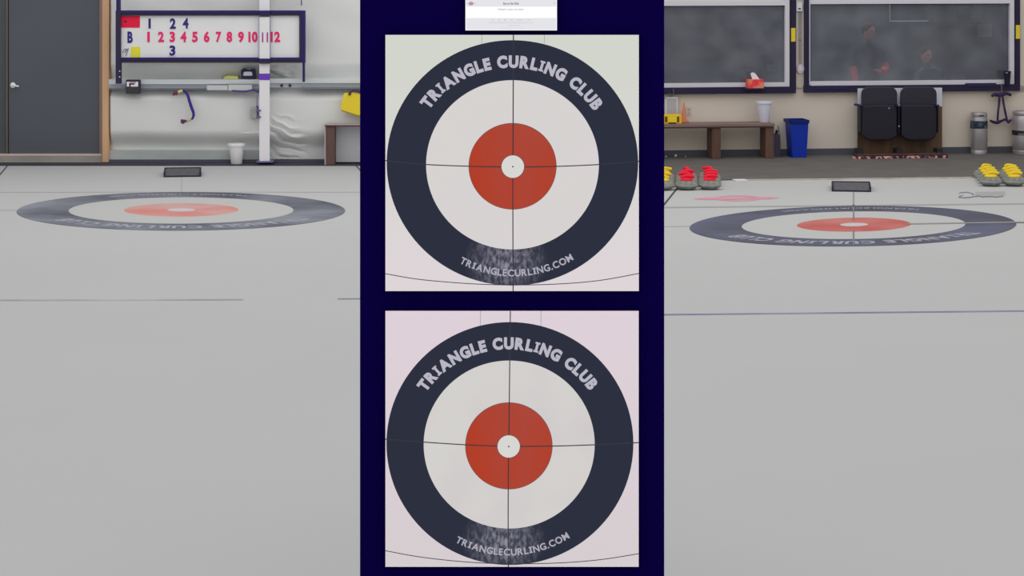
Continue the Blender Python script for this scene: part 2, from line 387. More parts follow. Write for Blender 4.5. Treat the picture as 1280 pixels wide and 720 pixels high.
# ------------------------------------------------------------------ houses painted in the ice
def scuff_glare_mat(name, rgb, rgb2, thr, scale, k=KH, spec=.08):
    return mat(name, rgb, k=k, rough=.6, spec=spec, rgb2=rgb2, thr=thr, scale=scale, detail=4)
def ring(mb, f, r0, r1, n=96):
    a = [mb.bm.verts.new(f(r0*math.sin(2*PI*i/n), r0*math.cos(2*PI*i/n))) for i in range(n)] if r0 else None
    b = [mb.bm.verts.new(f(r1*math.sin(2*PI*i/n), r1*math.cos(2*PI*i/n))) for i in range(n)]
    for i in range(n):
        j = (i+1) % n
        if a: mb.bm.faces.new([a[i], a[j], b[j], b[i]])
    if not a: mb.bm.faces.new(b)
def house(px, py, rad, rot, label, mats):
    c = fl(px, py); e = bpy.data.objects.new('curling_house', None); sc.collection.objects.link(e)
    e.location = c; e.rotation_euler = (0, 0, PI); props(e, label, 'curling target')
    sk = c.x/c.y    # the house is painted slightly skewed, its long axis along the line of play
    def f(z):
        def g(x, y): y = y+rot*x; return Vector((x*rad+sk*y*rad, y*rad, z))
        return g
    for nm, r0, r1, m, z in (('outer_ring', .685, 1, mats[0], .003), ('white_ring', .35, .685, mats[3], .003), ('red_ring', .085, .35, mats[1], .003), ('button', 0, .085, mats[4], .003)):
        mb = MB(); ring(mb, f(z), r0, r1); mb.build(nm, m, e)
    mb = MB(); arc_text(mb, 'TRIANGLE CURLING CLUB', f(.005), .79, .11, math.radians(-57), math.radians(57), True, .045); mb.build('club_lettering', mats[2], e)
    mb = MB(); arc_text(mb, 'TRIANGLECURLING.COM', f(.005), .885, .05, math.radians(-30), math.radians(32), False, .04); mb.build('web_address_lettering', mats[2], e)
    return e
mh_w = mat('house_white', (181, 181, 180), k=KH, rough=.75, spec=.06)
mh_w2 = mat('button_white', (190, 186, 188), k=KH, rough=.75, spec=.06)
mt = mat('frosted_lettering', (160, 161, 170), k=KH, rough=.7, spec=.05)
house(226.5, 262.6, 1.83, .031, 'curling house with pale grey ring of frost and painted glare, painted in the ice below the scoreboard',
      [scuff_glare_mat('frost_glare_slate_ring', (82, 84, 97), (134, 137, 147), (.38, .66), (.75, .8, 1)), scuff_glare_mat('faded_red_ring', (202, 128, 122), (196, 156, 150), (.4, .62), (1.2, 1.2, 1)), mt, mh_w, mh_w2])  # glare on the outer ring is painted in as lighter blotches, along with frost
house(1067.6, 281.0, 1.725, .10, 'curling house with darker slate ring, painted in the ice before the black folding seats',
      [scuff_glare_mat('slate_ring', (78, 79, 92), (96, 98, 120), (.4, .65), (.8, .8, 1)), scuff_glare_mat('brick_red_ring', (182, 92, 88), (190, 118, 112), (.4, .65), (1.3, 1.3, 1)), mt, mh_w, mh_w2])
def line(pts, wpx, m, name, label, cat='ice line', z=.0015):
    """painted line through floor points; wpx = width in metres"""
    P = [fl(*p) for p in pts]; c = P[0].copy(); mb = MB()
    for a, b in zip(P, P[1:]):
        d = (b-a).normalized(); s = Vector((-d.y, d.x, 0))*wpx/2
        v = [mb.bm.verts.new(q-c+Vector((0, 0, z))) for q in (a+s, b+s, b-s, a-s)]; mb.bm.faces.new(v)
    o = mb.build(name, m); o.location = c; props(o, label, cat); return o
m_hog = mat('hog_line_paint', (146, 144, 158), k=KH, rgb2=(176, 176, 180), thr=(.38, .62), scale=(1.1, 1.1, 1))
m_hog2 = mat('hog_line_paint_right', (112, 110, 142), k=KH, rgb2=(150, 150, 168), thr=(.35, .7), scale=(1.3, 1.3, 1))
m_fnt = mat('faint_line_paint', (167, 167, 167), k=KH); m_thin = mat('thin_dark_line', (118, 118, 120), k=KH)
m_div = mat('sheet_divider', (70, 66, 66), k=KH)
line([(-60, 375.6), (304, 374.6)], .075, m_hog, 'hog_line', 'long faded purple-grey hog line across the left ice, broken off before the pillar')
line([(422, 373.8), (470, 373.4)], .06, m_hog2, 'hog_line', 'short stub of purple hog line touching the left edge of the pillar')
line([(800, 393.8), (1340, 388.2)], .07, m_hog2, 'hog_line', 'thin purple hog line crossing the whole right ice')
line([(-60, 240.4), (500, 240.2)], .07, m_fnt, 'back_line', 'faint grey back line touching the far rim of the left house')
line([(800, 259.8), (1340, 254.2)], .12, mat('back_line_paint', (152, 154, 152), k=KH), 'back_line', 'grey back line touching the far rim of the right house')
line([(-60, 263), (22, 262.8)], .06, m_fnt, 'tee_line', 'faint tee line running from the left house to the left edge of the photo')
line([(800, 283.6), (864, 282.8)], .1, m_fnt, 'tee_line', 'faint tee line running from the right house towards the pillar')
line([(1134, 280.4), (1340, 277.2)], .1, mat('tee_line_paint', (138, 138, 138), k=KH), 'tee_line', 'grey tee line crossing the right house from its red ring to the right', z=.0055)
line([(1067, 240.2), (1067, 258)], .02, mat('centre_line_paint', (146, 146, 146), k=KH), 'center_line', 'grey centre line from the right foothold to the far rim of the house')
line([(1067, 258), (1067, 276)], .015, mat('centre_line_frosted', (120, 116, 122), k=KH), 'center_line', 'frosted centre line over the far rings of the right house', z=.0055)
line([(1067, 288), (1067, 307)], .015, MATS['centre_line_frosted'], 'center_line', 'frosted centre line over the near rings of the right house', z=.0055)
line([(227, 221.5), (227.2, 240)], .012, m_fnt, 'center_line', 'barely visible centre line below the left foothold')
line([(-8, 228), (9, 207.6)], .02, m_div, 'divider_line', 'dark diagonal sheet divider at the far left edge below the grey door')
line([(445.5, 207.6), (455, 218)], .02, m_div, 'divider_line', 'dark diagonal sheet divider just left of the pillar by the wooden bench')
line([(822, 266), (848.5, 233)], .026, m_div, 'divider_line', 'dark diagonal sheet divider running under the red-handled stones')

# logos under the ice
def flat(name, label, cat, px, py, fn, m):
    c = fl(px, py); mb = MB(); fn(mb, c); o = mb.build(name, m); o.location = c; props(o, label, cat); return o
def logo_red(mb, c):
    def g(x, y, z=.002): return fl(x, y)-c+Vector((0, 0, z))
    def loop(o, i):
        n = len(o); a = [mb.bm.verts.new(g(*p)) for p in o]; b = [mb.bm.verts.new(g(*p)) for p in i]
        for k in range(n): mb.bm.faces.new([a[k], a[(k+1) % n], b[(k+1) % n], b[k]])
    n = 48
    E = lambda cx, cy, rx, ry: [(cx+rx*math.cos(2*PI*k/n), cy+ry*math.sin(2*PI*k/n)) for k in range(n)]
    loop(E(922, 248, 30, 3.7), E(922, 248, 26, 2.5))
    v = [mb.bm.verts.new(g(*p, .0025)) for p in ((866.5, 248.8), (880, 246.9), (897, 247), (949, 246.6), (962, 246.4), (975, 247.4), (962, 249.2), (949, 249), (897, 250), (880, 250))]; mb.bm.faces.new(v)
flat('ice_logo', 'long red oval emblem with pointed ends painted in the ice before the red-handled stones', 'emblem', 921, 248, logo_red, scuff_glare_mat('red_emblem_paint', (204, 136, 152), (214, 152, 164), (.3, .7), (3, 3, 1)))
def logo_grey(mb, c):
    def g(x, y, z=.002): return fl(x, y)-c+Vector((0, 0, z))
    def strip(pts, h):
        for a, b in zip(pts, pts[1:]):
            v = [mb.bm.verts.new(g(*p)) for p in ((a[0], a[1]-h), (b[0], b[1]-h), (b[0], b[1]+h), (a[0], a[1]+h))]; mb.bm.faces.new(v)
    strip([(1199.5, 243.6), (1199, 241.6), (1202, 240.7), (1208, 240.5), (1213, 241.3), (1217, 242.8), (1215, 244)], .55)
    strip([(1198, 246.6), (1205, 247.4), (1213, 246.8), (1218, 245.8), (1223, 245.2), (1228, 246.3), (1236, 245.8), (1245, 246.4), (1254, 245.3)], .7)
    strip([(1199, 245.9), (1204, 243.9)], .5)
flat('ice_logo', 'small grey swirl emblem painted in the ice before the yellow-handled stones on the right', 'emblem', 1226, 244.5, logo_grey, mat('grey_emblem_paint', (118, 118, 128), k=KH))
def pale(mb, c):
    v = [mb.bm.verts.new(fl(*p)-c+Vector((0, 0, .001))) for p in ((1219, 240), (1256, 239.2), (1257, 244.3), (1219, 245))]; mb.bm.faces.new(v)
flat('ice_logo', 'faint pale grey rectangle beside the swirl emblem in the ice on the right', 'emblem', 1237, 242, pale, mat('faint_emblem_paint', (163, 160, 162), k=KH, noise=.06, scale=(5, 5, 5)))

# hacks (rubber footholds)
def hack(fr, x0, y0, x1, y1, label):
    c = fr.onfloor((x0+x1)/2, y1); t = Thing(fr, 'foothold', label, 'foothold', c); t.e.rotation_euler = (0, 0, -math.atan(((x0+x1)/2-640)/F)*.92)
    wd = (fr.onfloor(x1, y1)-fr.onfloor(x0, y1)).x/2; dp = fr.onfloor(x0, y0+5.4).y-c.y
    mb = MB(); mb.prism([(-0, 0), (dp, 0), (dp, .055), (.16, .055), (0, .02)], 'x', -wd+.012, wd-.012); mb.build('rubber_pad', mat('grey_rubber_pad', (84, 84, 88), k=.8, noise=.15, scale=(20, 20, 20)), t.e)
    mb = MB()
    for s in (-1, 1): mb.box(s*wd-.008, s*wd+.008, -.01, dp+.01, 0, .065, .004)
    mb.box(-wd, wd, dp-.01, dp+.02, 0, .065, .004); mb.box(-wd, wd, -.02, .008, 0, .018, .003); mb.build('rim', mat('dark_rim', (46, 45, 62), k=.8), t.e)
hack(L, 205.5, 210, 250.5, 221.2, 'dark rubber foothold set in the left ice below the scoreboard')
hack(R, 1040.5, 228, 1088, 239.6, 'dark rubber foothold set in the right ice before the folding seats')

# ------------------------------------------------------------------ scoreboard
t = Thing(L, 'scoreboard', 'long white curling scoreboard in a navy frame with a row of pink numbers', 'scoreboard', L.loc(262, 78, .25))
m_sbf = mat('navy_board_frame', (38, 32, 84), rough=.5); m_sbf2 = mat('dark_board_frame_lip', (54, 46, 58))
m_sbp = mat('white_score_panel', (205, 204, 203), k=.64, rough=.45, noise=.015)
mb = MB(); t.pbox(mb, 150, 19, 375, 73, .36, .385); mb.build('score_panel', m_sbp, t.e)
mb = MB()
t.pbox(mb, 150.6, 13.2, 376.8, 16.8, .34, .44); t.pbox(mb, 150.6, 72, 376.8, 75.2, .34, .44); t.pbox(mb, 376.8, 13.2, 381.3, 78.5, .34, .44)
t.pbox(mb, 145.2, -30, 149.8, 13.2, .34, .43); t.pbox(mb, 378, 78, 380.6, 102.5, .30, .40); t.pbox(mb, 376.2, -30, 377.2, 7, .34, .38)
mb.build('frame', m_sbf, t.e)
mb = MB(); t.pbox(mb, 150.5, 16.8, 376.8, 19.6, .34, .425); t.pbox(mb, 151, 75.2, 376.8, 78.6, .34, .425); t.pbox(mb, 374, 19.6, 376.8, 72, .34, .425)
mb.build('frame_lip', m_sbf2, t.e)
mb = MB(); t.pbox(mb, 144.5, 13.2, 150.6, 104.8, .34, .445); mb.build('side_post', mat('dark_plum_post', (47, 40, 66)), t.e)
for y in (89, 96.2): mb = MB(); a = t.p(149.6, y, .45); mb.ball((a.x, a.y, a.z), .009, 1, .4, 1); mb.build('bolt', mat('bolt_white', (190, 190, 205)), t.e)
# part of the board carried over the column
mb = MB(); t.pbox(mb, 324.2, 20.4, 337.2, 73.4, .42, .455); mb.build('column_cover', mat('cover_white', (206, 203, 209)), t.e)
for y0, y1 in ((14.4, 18.2), (73.2, 76.6)): mb = MB(); t.pbox(mb, 324.2, y0, 337.2, y1, .42, .47); mb.build('cover_frame', m_sbf, t.e)
for y0, y1 in ((18.2, 21), (76.6, 79.6)): mb = MB(); t.pbox(mb, 324.2, y0, 337.2, y1, .42, .465); mb.build('cover_frame_lip', m_sbf2, t.e)
mb = MB(); t.pbox(mb, 323.4, 19, 324.3, 73, .385, .457); t.pbox(mb, 337.1, 19, 337.7, 73, .385, .457); mb.build('cover_edge', mat('cover_edge', (128, 128, 150)), t.e)
def ptext(t, text, cx, y0, y1, v, m, name, wpx=None, bold=.03, rot=False, th=.004):
    vs, fs = glyph(text, bold); W = max(q.x for q in vs); h = y1-y0; w_ = wpx or W*h
    mb = MB()
    for dv in (0,):
        text_into(mb, text, lambda x, y: t.p(cx-w_/2+x/W*w_, y1-y*h, v), bold)
    r = bmesh.ops.extrude_face_region(mb.bm, geom=list(mb.bm.faces)); vv = [g for g in r['geom'] if isinstance(g, bmesh.types.BMVert)]
    bmesh.ops.translate(mb.bm, verts=vv, vec=(0, th, 0))
    return mb.build(name, m, t.e)
m_pink = mat('pink_numbers', (216, 44, 98)); m_navy = mat('navy_numbers', (50, 42, 112)); m_purp = mat('purple_numbers', (150, 44, 128))
for s, cx, wd in (('1', 185.6, 3.2), ('2', 201.2, 7.4), ('3', 215.3, 6.8), ('4', 229.3, 7.4), ('5', 243.6, 7), ('6', 258.3, 7), ('7', 273.2, 6.8), ('8', 286.7, 7), ('9', 301.2, 7.2), ('10', 316.2, 11.4), ('12', 344.2, 12)):
    o = ptext(t, s, cx, 40.4, 52, .391, m_pink, 'end_number', wd, .045)
o = ptext(t, '11', 331.2, 40.8, 52.6, .459, m_purp, 'end_number', 7.6, .02); o['label'] = 'purple number eleven over the column'
ptext(t, 'B', 162.6, 40.2, 53, .391, m_navy, 'letter', 6.6, .045)
mb = MB(); a = [t.p(*p, .389) for p in ((153.5, 65.5), (155.5, 62), (158, 61.5), (156, 66), (160.5, 60.5), (157.5, 69.5))]; mb.tube(a, .006, 6); mb.build('scribble', mat('pencil_grey', (120, 124, 136)), t.e)
def card(name, x0, y0, x1, y1, m, label, num=None, wd=7):
    c = Thing(L, name, label, 'score card', L.loc((x0+x1)/2, y1, .39), 'cards hung on the scoreboard')
    mb = MB(); c.pbox(mb, x0, y0, x1, y1, .387, .392); mb.build('plate', m, c.e)
    if num: ptext(c, num, (x0+x1)/2, y0+1.2, y1-1.2, .396, m_navy, 'number', wd, .045)
    return c
m_card = mat('white_card', (208, 207, 207), k=.64, rough=.45)
card('score_card', 182, 22.6, 192, 36, m_card, 'white card with a navy number one, hung in the top row of the scoreboard', '1', 3)
card('score_card', 211, 22.6, 221, 36.6, m_card, 'white card with a navy number two, hung in the top row of the scoreboard', '2', 7.4)
card('score_card', 227, 22.2, 237, 36, m_card, 'white card with a navy number four, hung in the top row of the scoreboard', '4', 7.2)
card('score_card', 210.5, 56.4, 220.5, 70, m_card, 'white card with a navy number three, hung in the bottom row of the scoreboard', '3', 7.4)
c = card('color_card', 150.8, 20, 174.8, 34.6, mat('red_card', (222, 30, 62)), 'red rectangular team card at the top left of the scoreboard')
mb = MB(); a = c.p(157, 26.8, .393); mb.ball((a.x, a.y, a.z), .012, 1.4, .4, 1); mb.build('mark', mat('dark_red_mark', (110, 10, 30)), c.e)
card('color_card', 163.6, 58.6, 175.2, 71.8, mat('yellow_card', (206, 196, 56)), 'yellow square team card at the bottom left of the scoreboard')
card('blank_card', 151.4, 58.6, 163, 72, mat('pale_pink_card', (206, 198, 198), rough=.6), 'pale blank card with a faint scribble, left of the yellow card') if False else None

# ------------------------------------------------------------------ small things on the left wall
t = Thing(L, 'control_box', 'small navy control box with a white display, mounted on the rail under the scoreboard', 'control box', L.loc(165.5, 117, .3))
mb = MB(); t.pbox(mb, 157.2, 100, 174.4, 117.2, .25, .36, .006); mb.build('housing', mat('dark_box_plastic', (46, 44, 66)), t.e)
mb = MB(); t.pbox(mb, 158.4, 102.2, 172.6, 108.2, .36, .366); mb.build('display', mat('box_label_white', (214, 200, 214)), t.e)
mb = MB(); t.pbox(mb, 162, 102.4, 170, 103.6, .366, .369); mb.build('red_stripe', mat('box_red', (180, 110, 110)), t.e)
mb = MB(); t.pbox(mb, 161.5, 104.2, 168.3, 105.8, .366, .369); t.pbox(mb, 161.5, 104.2, 163.2, 108.2, .366, .369); mb.build('symbol', mat('box_symbol', (50, 26, 60)), t.e)
mb = MB(); t.pbox(mb, 157.8, 108.5, 174, 116.6, .36, .365); mb.build('lower_cover', mat('box_charcoal', (54, 54, 56)), t.e)

t = Thing(L, 'portable_radio', 'small black device with an arched pale face, standing on the rail left of the column', 'device', L.loc(310, 99, .2))
mb = MB(); t.poly(mb, [(301.4, 98.2), (301.2, 88), (302.6, 86.2), (305.6, 86.4), (307.5, 88.4), (312.5, 88.4), (314, 86.4), (317, 86), (318.3, 88), (318.3, 98.2)], .12, .24); mb.build('casing', mat('black_plastic', (44, 42, 72)), t.e)
mb = MB(); t.poly(mb, [(304, 94.6), (304.4, 90.6), (306.5, 89.6), (313, 89.6), (315, 90.6), (315.4, 94.6)], .24, .246); mb.build('face_plate', mat('pale_face', (186, 186, 190)), t.e)
t = Thing(L, 'folded_cloth', 'flat yellow-green cloth lying on the rail left of the small black device', 'cloth', L.loc(288, 99, .2))
mb = MB(); t.poly(mb, [(279, 98.8), (280, 96.4), (284, 95), (290, 95.2), (297.5, 95.6), (298, 98.8)], .06, .2); mb.build('fabric', mat('lime_cloth', (186, 190, 118), rgb2=(206, 190, 120), scale=(6, 6, 6)), t.e)
mb = MB(); t.poly(mb, [(277, 96.6), (283, 92.8), (292, 93.2), (299, 95), (298, 97)], .05, .1); mb.build('fold', mat('olive_cloth', (158, 162, 122)), t.e)
o = Thing(L, 'junction_trunking', 'pale grey cable trunking fixed along the rail left of the column', 'trunking', L.loc(290, 113, .25))
mb = MB(); o.pbox(mb, 258.5, 106.6, 284.5, 112.6, .2, .29); mb.build('long_cover', mat('trunk_grey', (176, 177, 180)), o.e)
mb = MB(); o.pbox(mb, 285.3, 106.2, 315, 113, .2, .285); mb.build('short_cover', mat('trunk_grey_warm', (180, 180, 176)), o.e)
mb = MB(); o.pbox(mb, 284.3, 104.8, 320, 106.3, .2, .28); mb.build('joint_edge', mat('trunk_edge', (118, 128, 138)), o.e)
o = Thing(L, 'power_cable', 'dark purple cable sagging under the grey trunking and down beside the column', 'cable', L.loc(310, 114, .25))
mb = MB(); mb.tube([o.p(x, y, .3) for x, y in ((290, 113.4), (300, 114), (308, 114), (315, 112.6), (319, 113.4), (323.6, 115.4))], .011); mb.build('cable', mat('purple_cable', (66, 56, 128)), o.e, smooth=True)
mb = MB(); mb.tube([o.p(x, y, .3) for x, y in ((321, 114), (321.2, 124), (321, 134))], .007); mb.build('drop_wire', mat('grey_wire', (132, 132, 158)), o.e, smooth=True)
# curved hose
t = Thing(L, 'curved_hose', 'thin dark purple hose hanging in a curve on the white wall under the rail', 'hose', L.loc(233, 132, .3))
mb = MB(); mb.tube([t.p(x, y, .3) for x, y in ((228, 113.4), (231.5, 114.4), (234.6, 119), (237, 127), (239.6, 135), (241.8, 141), (241.6, 146), (239.4, 149.2))], lambda q: .014+.006*math.sin(PI*q), 10); mb.build('tube', mat('hose_purple', (58, 40, 118)), t.e, smooth=True)
mb = MB(); mb.tube([t.p(228.2, 113.4, .3), t.p(222.6, 115, .3)], .02); mb.build('brass_fitting', mat('brass_pale', (186, 182, 112)), t.e, smooth=True)
mb = MB(); mb.tube([t.p(239, 149.6, .3), t.p(233.6, 151.4, .3)], .013); mb.build('brass_fitting', mat('brass_dull', (166, 158, 112)), t.e, smooth=True)
mb = MB(); mb.tube([t.p(222.5, 115, .3), t.p(217.6, 116, .3)], .02); mb.tube([t.p(217.4, 115.6, .3), t.p(216.6, 119.4, .3)], .012); mb.tube([t.p(220.6, 115.6, .3), t.p(220.2, 119, .3)], .012); mb.build('nozzle', mat('maroon_nozzle', (104, 50, 66)), t.e, smooth=True)
mb = MB(); mb.tube([t.p(233.4, 151.4, .3), t.p(226, 150.4, .3)], lambda q: .017); mb.tube([t.p(231, 151.6, .3), t.p(228.6, 153.8, .3), t.p(226.4, 152, .3)], .013); mb.build('nozzle', mat('plum_nozzle', (96, 44, 90)), t.e, smooth=True)
# wall tap box
t = Thing(L, 'valve_box', 'small grey valve box with two dark knobs beside the white column', 'valve', L.loc(317, 147, .22))
mb = MB(); t.pbox(mb, 312.6, 134.6, 321, 147.4, .1, .26, .01); mb.build('box', mat('valve_grey', (150, 150, 150), noise=.12, scale=(14, 14, 14)), t.e)
mb = MB()
mb.tube([t.p(320.5, 132.5, .3), t.p(322, 134.5, .3), t.p(322, 147.6, .3)], .012)
mb.build('pipe', mat('valve_pipe', (84, 84, 112)), t.e, smooth=True)
for y in (138.2, 146.4):
    mb = MB(); a = t.p(322, y, .42); b = t.p(325.6, y, .46); mb.ball(a, .022, 1, .7, .8); mb.tube([a, b], .012); mb.build('knob', mat('valve_knob', (92, 92, 124)), t.e, smooth=True)
for px in (352, 362.4):
    o = MB(); o.ball((0, 0, 0), .02, 1, .6, 1); ob = o.build('bolt', mat('black_bolt', (58, 56, 70)), smooth=True); ob.location = L.world(L.loc(px, 107, .21))
    props(ob, 'small black bolt on the rail right of the column, '+('nearer the column' if px < 355 else 'farther from the column'), 'bolt')

def bucket(fr, base, h, r0, r1, label, m, name='bucket', cat='bucket', rimt=.012, lines=True):
    t = Thing(fr, name, label, cat, base)
    pr = [(0, .004), (r0, .004), (r0, 0), (r0+.003, .004), (r0+(r1-r0)*.75, h*.75), (r1, h-.02), (r1-.006, h-.02), (r1-.01, h-.03), (r0-.008, .012), (0, .012)]
    MB().lathe(pr).build('body', m, t.e, smooth=True)
    MB().lathe([(r1-.008, h-.03), (r1+rimt, h-.03), (r1+rimt, h-.004), (r1+rimt*.5, h), (r1-.008, h), (r1-.008, h-.03)]).build('rim', m, t.e, smooth=True)
    return t
b = L.onfloor(299, 203); b.y = -.3; b.z = .012
bucket(L, b, .272, .072, .105, 'white plastic bucket standing on the black strip left of the column', mat('bucket_white', (204, 203, 202), k=.66, rough=.45))

# yellow case
t = Thing(L, 'yellow_case', 'yellow plastic carry case with a dark handle, hung tilted on the wall above the bench', 'case', L.loc(440, 145, .4))
mb = MB(); t.poly(mb, [(430, 117), (440, 116.6), (464, 120.6), (459, 146), (446, 143.4), (426.4, 137), (426, 132)], .24, .4); mb.build('shell', mat('yellow_shell', (214, 180, 46), rgb2=(214, 192, 100), thr=(.55, .8), scale=(7, 7, 7), rough=.5), t.e)
mb = MB(); t.poly(mb, [(426.6, 137), (446, 143.6), (459, 146.2), (458.6, 148), (446, 145.2), (427, 138.8)], .25, .39); mb.build('lower_edge', mat('olive_edge', (150, 136, 66)), t.e)
mb = MB(); mb.tube([t.p(x, y, .4) for x, y in ((437, 117.4), (439.4, 114.4), (443, 113.2), (450, 115), (457, 118.6))], .013); mb.ball(t.p(437, 117.4, .41), .02); mb.build('handle', mat('dark_handle', (70, 42, 72)), t.e, smooth=True)

# ------------------------------------------------------------------ benches
m_benchtop = mat('bench_top_wood', (128, 108, 104), k=.8, noise=.08, scale=(1.5, 14, 14), rough=.6)
m_bench = mat('bench_wood', (88, 66, 57), k=.68, noise=.16, scale=(12, 12, 1.6), rough=.65)
m_bedge = mat('bench_edge_wood', (84, 58, 54), k=.62, noise=.12, scale=(1.5, 10, 10))
def bench(fr, x0, x1, ytop, v1, label, legs, top_m, lip, leg_m, panel=None, dep=.36, yb=201):
    base = fr.loc((legs[0][0]+legs[0][1])/2, yb, v1); base.z = 0
    t = Thing(fr, 'wooden_bench', label, 'bench', base)
    a = t.p(x0, ytop, v1); c = t.p(x1, lip, v1); y0 = -v1-t.b.y; y1 = y0+dep
    mb = MB(); mb.box(a.x, c.x, y0-.015, y1, c.z+.006, a.z, .004); mb.build('bench_top', top_m, t.e)
    mb = MB(); mb.box(a.x+.01, c.x-.01, y0, y0+.03, c.z-.012, c.z+.006); mb.build('apron', m_bedge, t.e)
    for l0, l1 in legs:
        p0, p1 = t.p(l0, 0, v1).x, t.p(l1, 0, v1).x
        mb = MB(); mb.box(p0, p1, y0+.02, y1-.02, .012, c.z-.0, .005); mb.build('leg', leg_m, t.e)
    if panel:
        mb = MB(); p0, p1 = t.p(panel[0], 0, .1).x, t.p(panel[1], 0, .1).x
        mb.box(p0, p1, y1-.03, y1-.015, .03, c.z-.02); mb.build('back_panel', mat('bench_grey_panel', (156, 156, 160), k=.56), t.e)
        mb = MB(); p0 = a.x; mb.box(p0, t.p(legs[0][0], 0, v1).x-.002, y0+.02, y1-.02, .012, c.z); mb.build('end_board', top_m, t.e)
    return t
bench(L, 405.5, 540, 155.8, .5, 'dark wooden bench with a pale edged top, below the yellow case at the pillar', [(407.2, 418.4), (525, 537)], mat('pale_bench_top', (162, 150, 150), k=.7), 157.0, mat('bench_leg_reddish', (88, 68, 64), k=.66, noise=.12, scale=(14, 14, 2)), (418.4, 520), .27, 201)
bench(R, 716, 968.4, 156.8, .46, 'long dark wooden bench with plank legs under the left window', [(890.6, 901.4), (957.6, 968), (722, 733), (805, 816)], m_benchtop, 158.2, m_bench, None, .38, 200.5)
# white bucket on the bench
zt = R.loc(716, 156.8, .46).z
b = R.loc(955.2, 154, .27); b.z = zt+.003
bucket(R, b, .29, .066, .102, 'white plastic bucket standing on the right end of the long bench', mat('bucket_bluish_white', (186, 186, 204), k=.62, rough=.45))
# dark bag behind the bench end
t = Thing(R, 'dark_bag', 'dark slim bag leaning on the wall behind the right end of the long bench', 'bag', Vector((R.loc(971.5, 195, .12).x, -.1, .012)))
mb = MB(); t.poly(mb, [(966.5, 195.6), (966.8, 172), (968.6, 168.6), (972, 166.6), (975.4, 169.4), (975.8, 192), (974.4, 195.6)], .03, .15); mb.build('body', mat('bag_slate', (62, 60, 74), noise=.1, k=.5), t.e)
mb = MB(); a = t.p(970.8, 165.6, .1); mb.ball(a, .025, .8, .6, 1.5); mb.build('top_knot', mat('bag_black', (26, 26, 36)), t.e, smooth=True)
mb = MB(); mb.tube([t.p(*p, .1) for p in ((972, 166), (973.4, 160.5), (972.4, 157), (974, 164), (975, 169))], .006); mb.build('strap', mat('bag_strap', (120, 112, 112)), t.e, smooth=True)
# blue bin
b = R.onfloor(999, 198.2); b.z = .012; bb = b.y
t = Thing(R, 'recycling_bin', 'tall tapered blue plastic bin on the carpet between the bench and the seats', 'bin', b)
v1 = -b.y
def taper(mb, x0, x1, y0, x2, x3, y1, va, vb, vtop):
    A = [t.p(x0, y0, vb), t.p(x1, y0, vb)]; B = [t.p(x2, y1, vb), t.p(x3, y1, vb)]
    yf, yb_ = -vb-t.b.y, -va-t.b.y
    vs = [mb.bm.verts.new(p) for p in ((A[0].x, yf-.015, A[0].z), (A[1].x, yf-.015, A[0].z), (A[1].x, yb_, A[0].z), (A[0].x, yb_, A[0].z), (B[0].x, yf, 0), (B[1].x, yf, 0), (B[1].x, yb_-.02, 0), (B[0].x, yb_-.02, 0))]
    for q in ((4, 5, 6, 7), (0, 1, 5, 4), (1, 2, 6, 5), (2, 3, 7, 6), (3, 0, 4, 7)): mb.bm.faces.new([vs[i] for i in q])
m_blue = mat('blue_bin_plastic', (6, 40, 140), k=.62, rough=.45, spec=.3)
mb = MB(); taper(mb, 988, 1010.4, 152, 990.8, 1008, 198.2, v1-.3, v1, 0); mb.build('body', m_blue, t.e)
mb = MB(); a, c = t.p(986.6, 150.2, v1+.02), t.p(1011.4, 154, v1+.02); z1, z0 = a.z, c.z
mb.box(a.x, c.x, -.035, -.015, z0, z1); mb.box(a.x, c.x, .29, .31, z0, z1); mb.box(a.x, a.x+.02, -.035, .31, z0, z1); mb.box(c.x-.02, c.x, -.035, .31, z0, z1)
mb.build('rim', mat('blue_bin_rim', (10, 26, 100), rough=.5), t.e)

# things at the far left of the right wall
t = Thing(R, 'tool_case', 'yellow tool case with two dark latches lying on the long bench beside the pillar', 'case', Vector((R.loc(840, 155, .4).x, -.38, zt)))
mb = MB(); t.pbox(mb, 829, 143.8, 852.6, 155, .18, .4, .012); mb.build('case_shell', mat('amber_case', (216, 166, 34), rough=.5), t.e)
mb = MB(); t.pbox(mb, 834.6, 146.6, 846.2, 153, .4, .408, .003); mb.build('front_panel', mat('amber_panel', (232, 186, 44), rough=.5), t.e)
for x in (831.6, 846.6): mb = MB(); t.pbox(mb, x, 145.8, x+2.2, 152.6, .4, .412); mb.build('latch', mat('latch_brown', (84, 46, 30)), t.e)
mb = MB(); t.pbox(mb, 836, 153.4, 845.4, 154.9, .4, .41); mb.build('handle', MATS['latch_brown'], t.e)
t = Thing(R, 'clipboard', 'pale grey ribbed board hanging from a hook above the yellow tool case', 'board', R.loc(839.5, 143, .06))
mb = MB(); t.pbox(mb, 831.4, 122, 847.4, 146, .03, .05); mb.build('board', mat('grey_board', (160, 161, 166)), t.e)
mb = MB(); t.pbox(mb, 831.4, 122, 833.2, 146, .05, .062); t.pbox(mb, 845.6, 122, 847.4, 146, .05, .062); t.pbox(mb, 831.4, 121.4, 847.4, 123.4, .05, .062); mb.build('rim', mat('pale_board_rim', (184, 184, 190)), t.e)
mb = MB()
for x in (836.2, 839.4, 842.6): t.pbox(mb, x-.25, 124.5, x+.25, 143, .05, .054)
mb.build('ribs', mat('board_rib', (146, 148, 156)), t.e)
mb = MB(); mb.tube([t.p(x, y, .11) for x, y in ((841.4, 111), (841.8, 116), (840, 119.4), (837.6, 119), (837.4, 116))], .008); mb.build('hook', mat('dark_hook', (84, 76, 76)), t.e, smooth=True)
t = Thing(R, 'traffic_cone', 'small orange cone standing on the long bench right of the yellow tool case', 'cone', Vector((R.loc(856, 155, .2).x, -.14, zt+.003)))
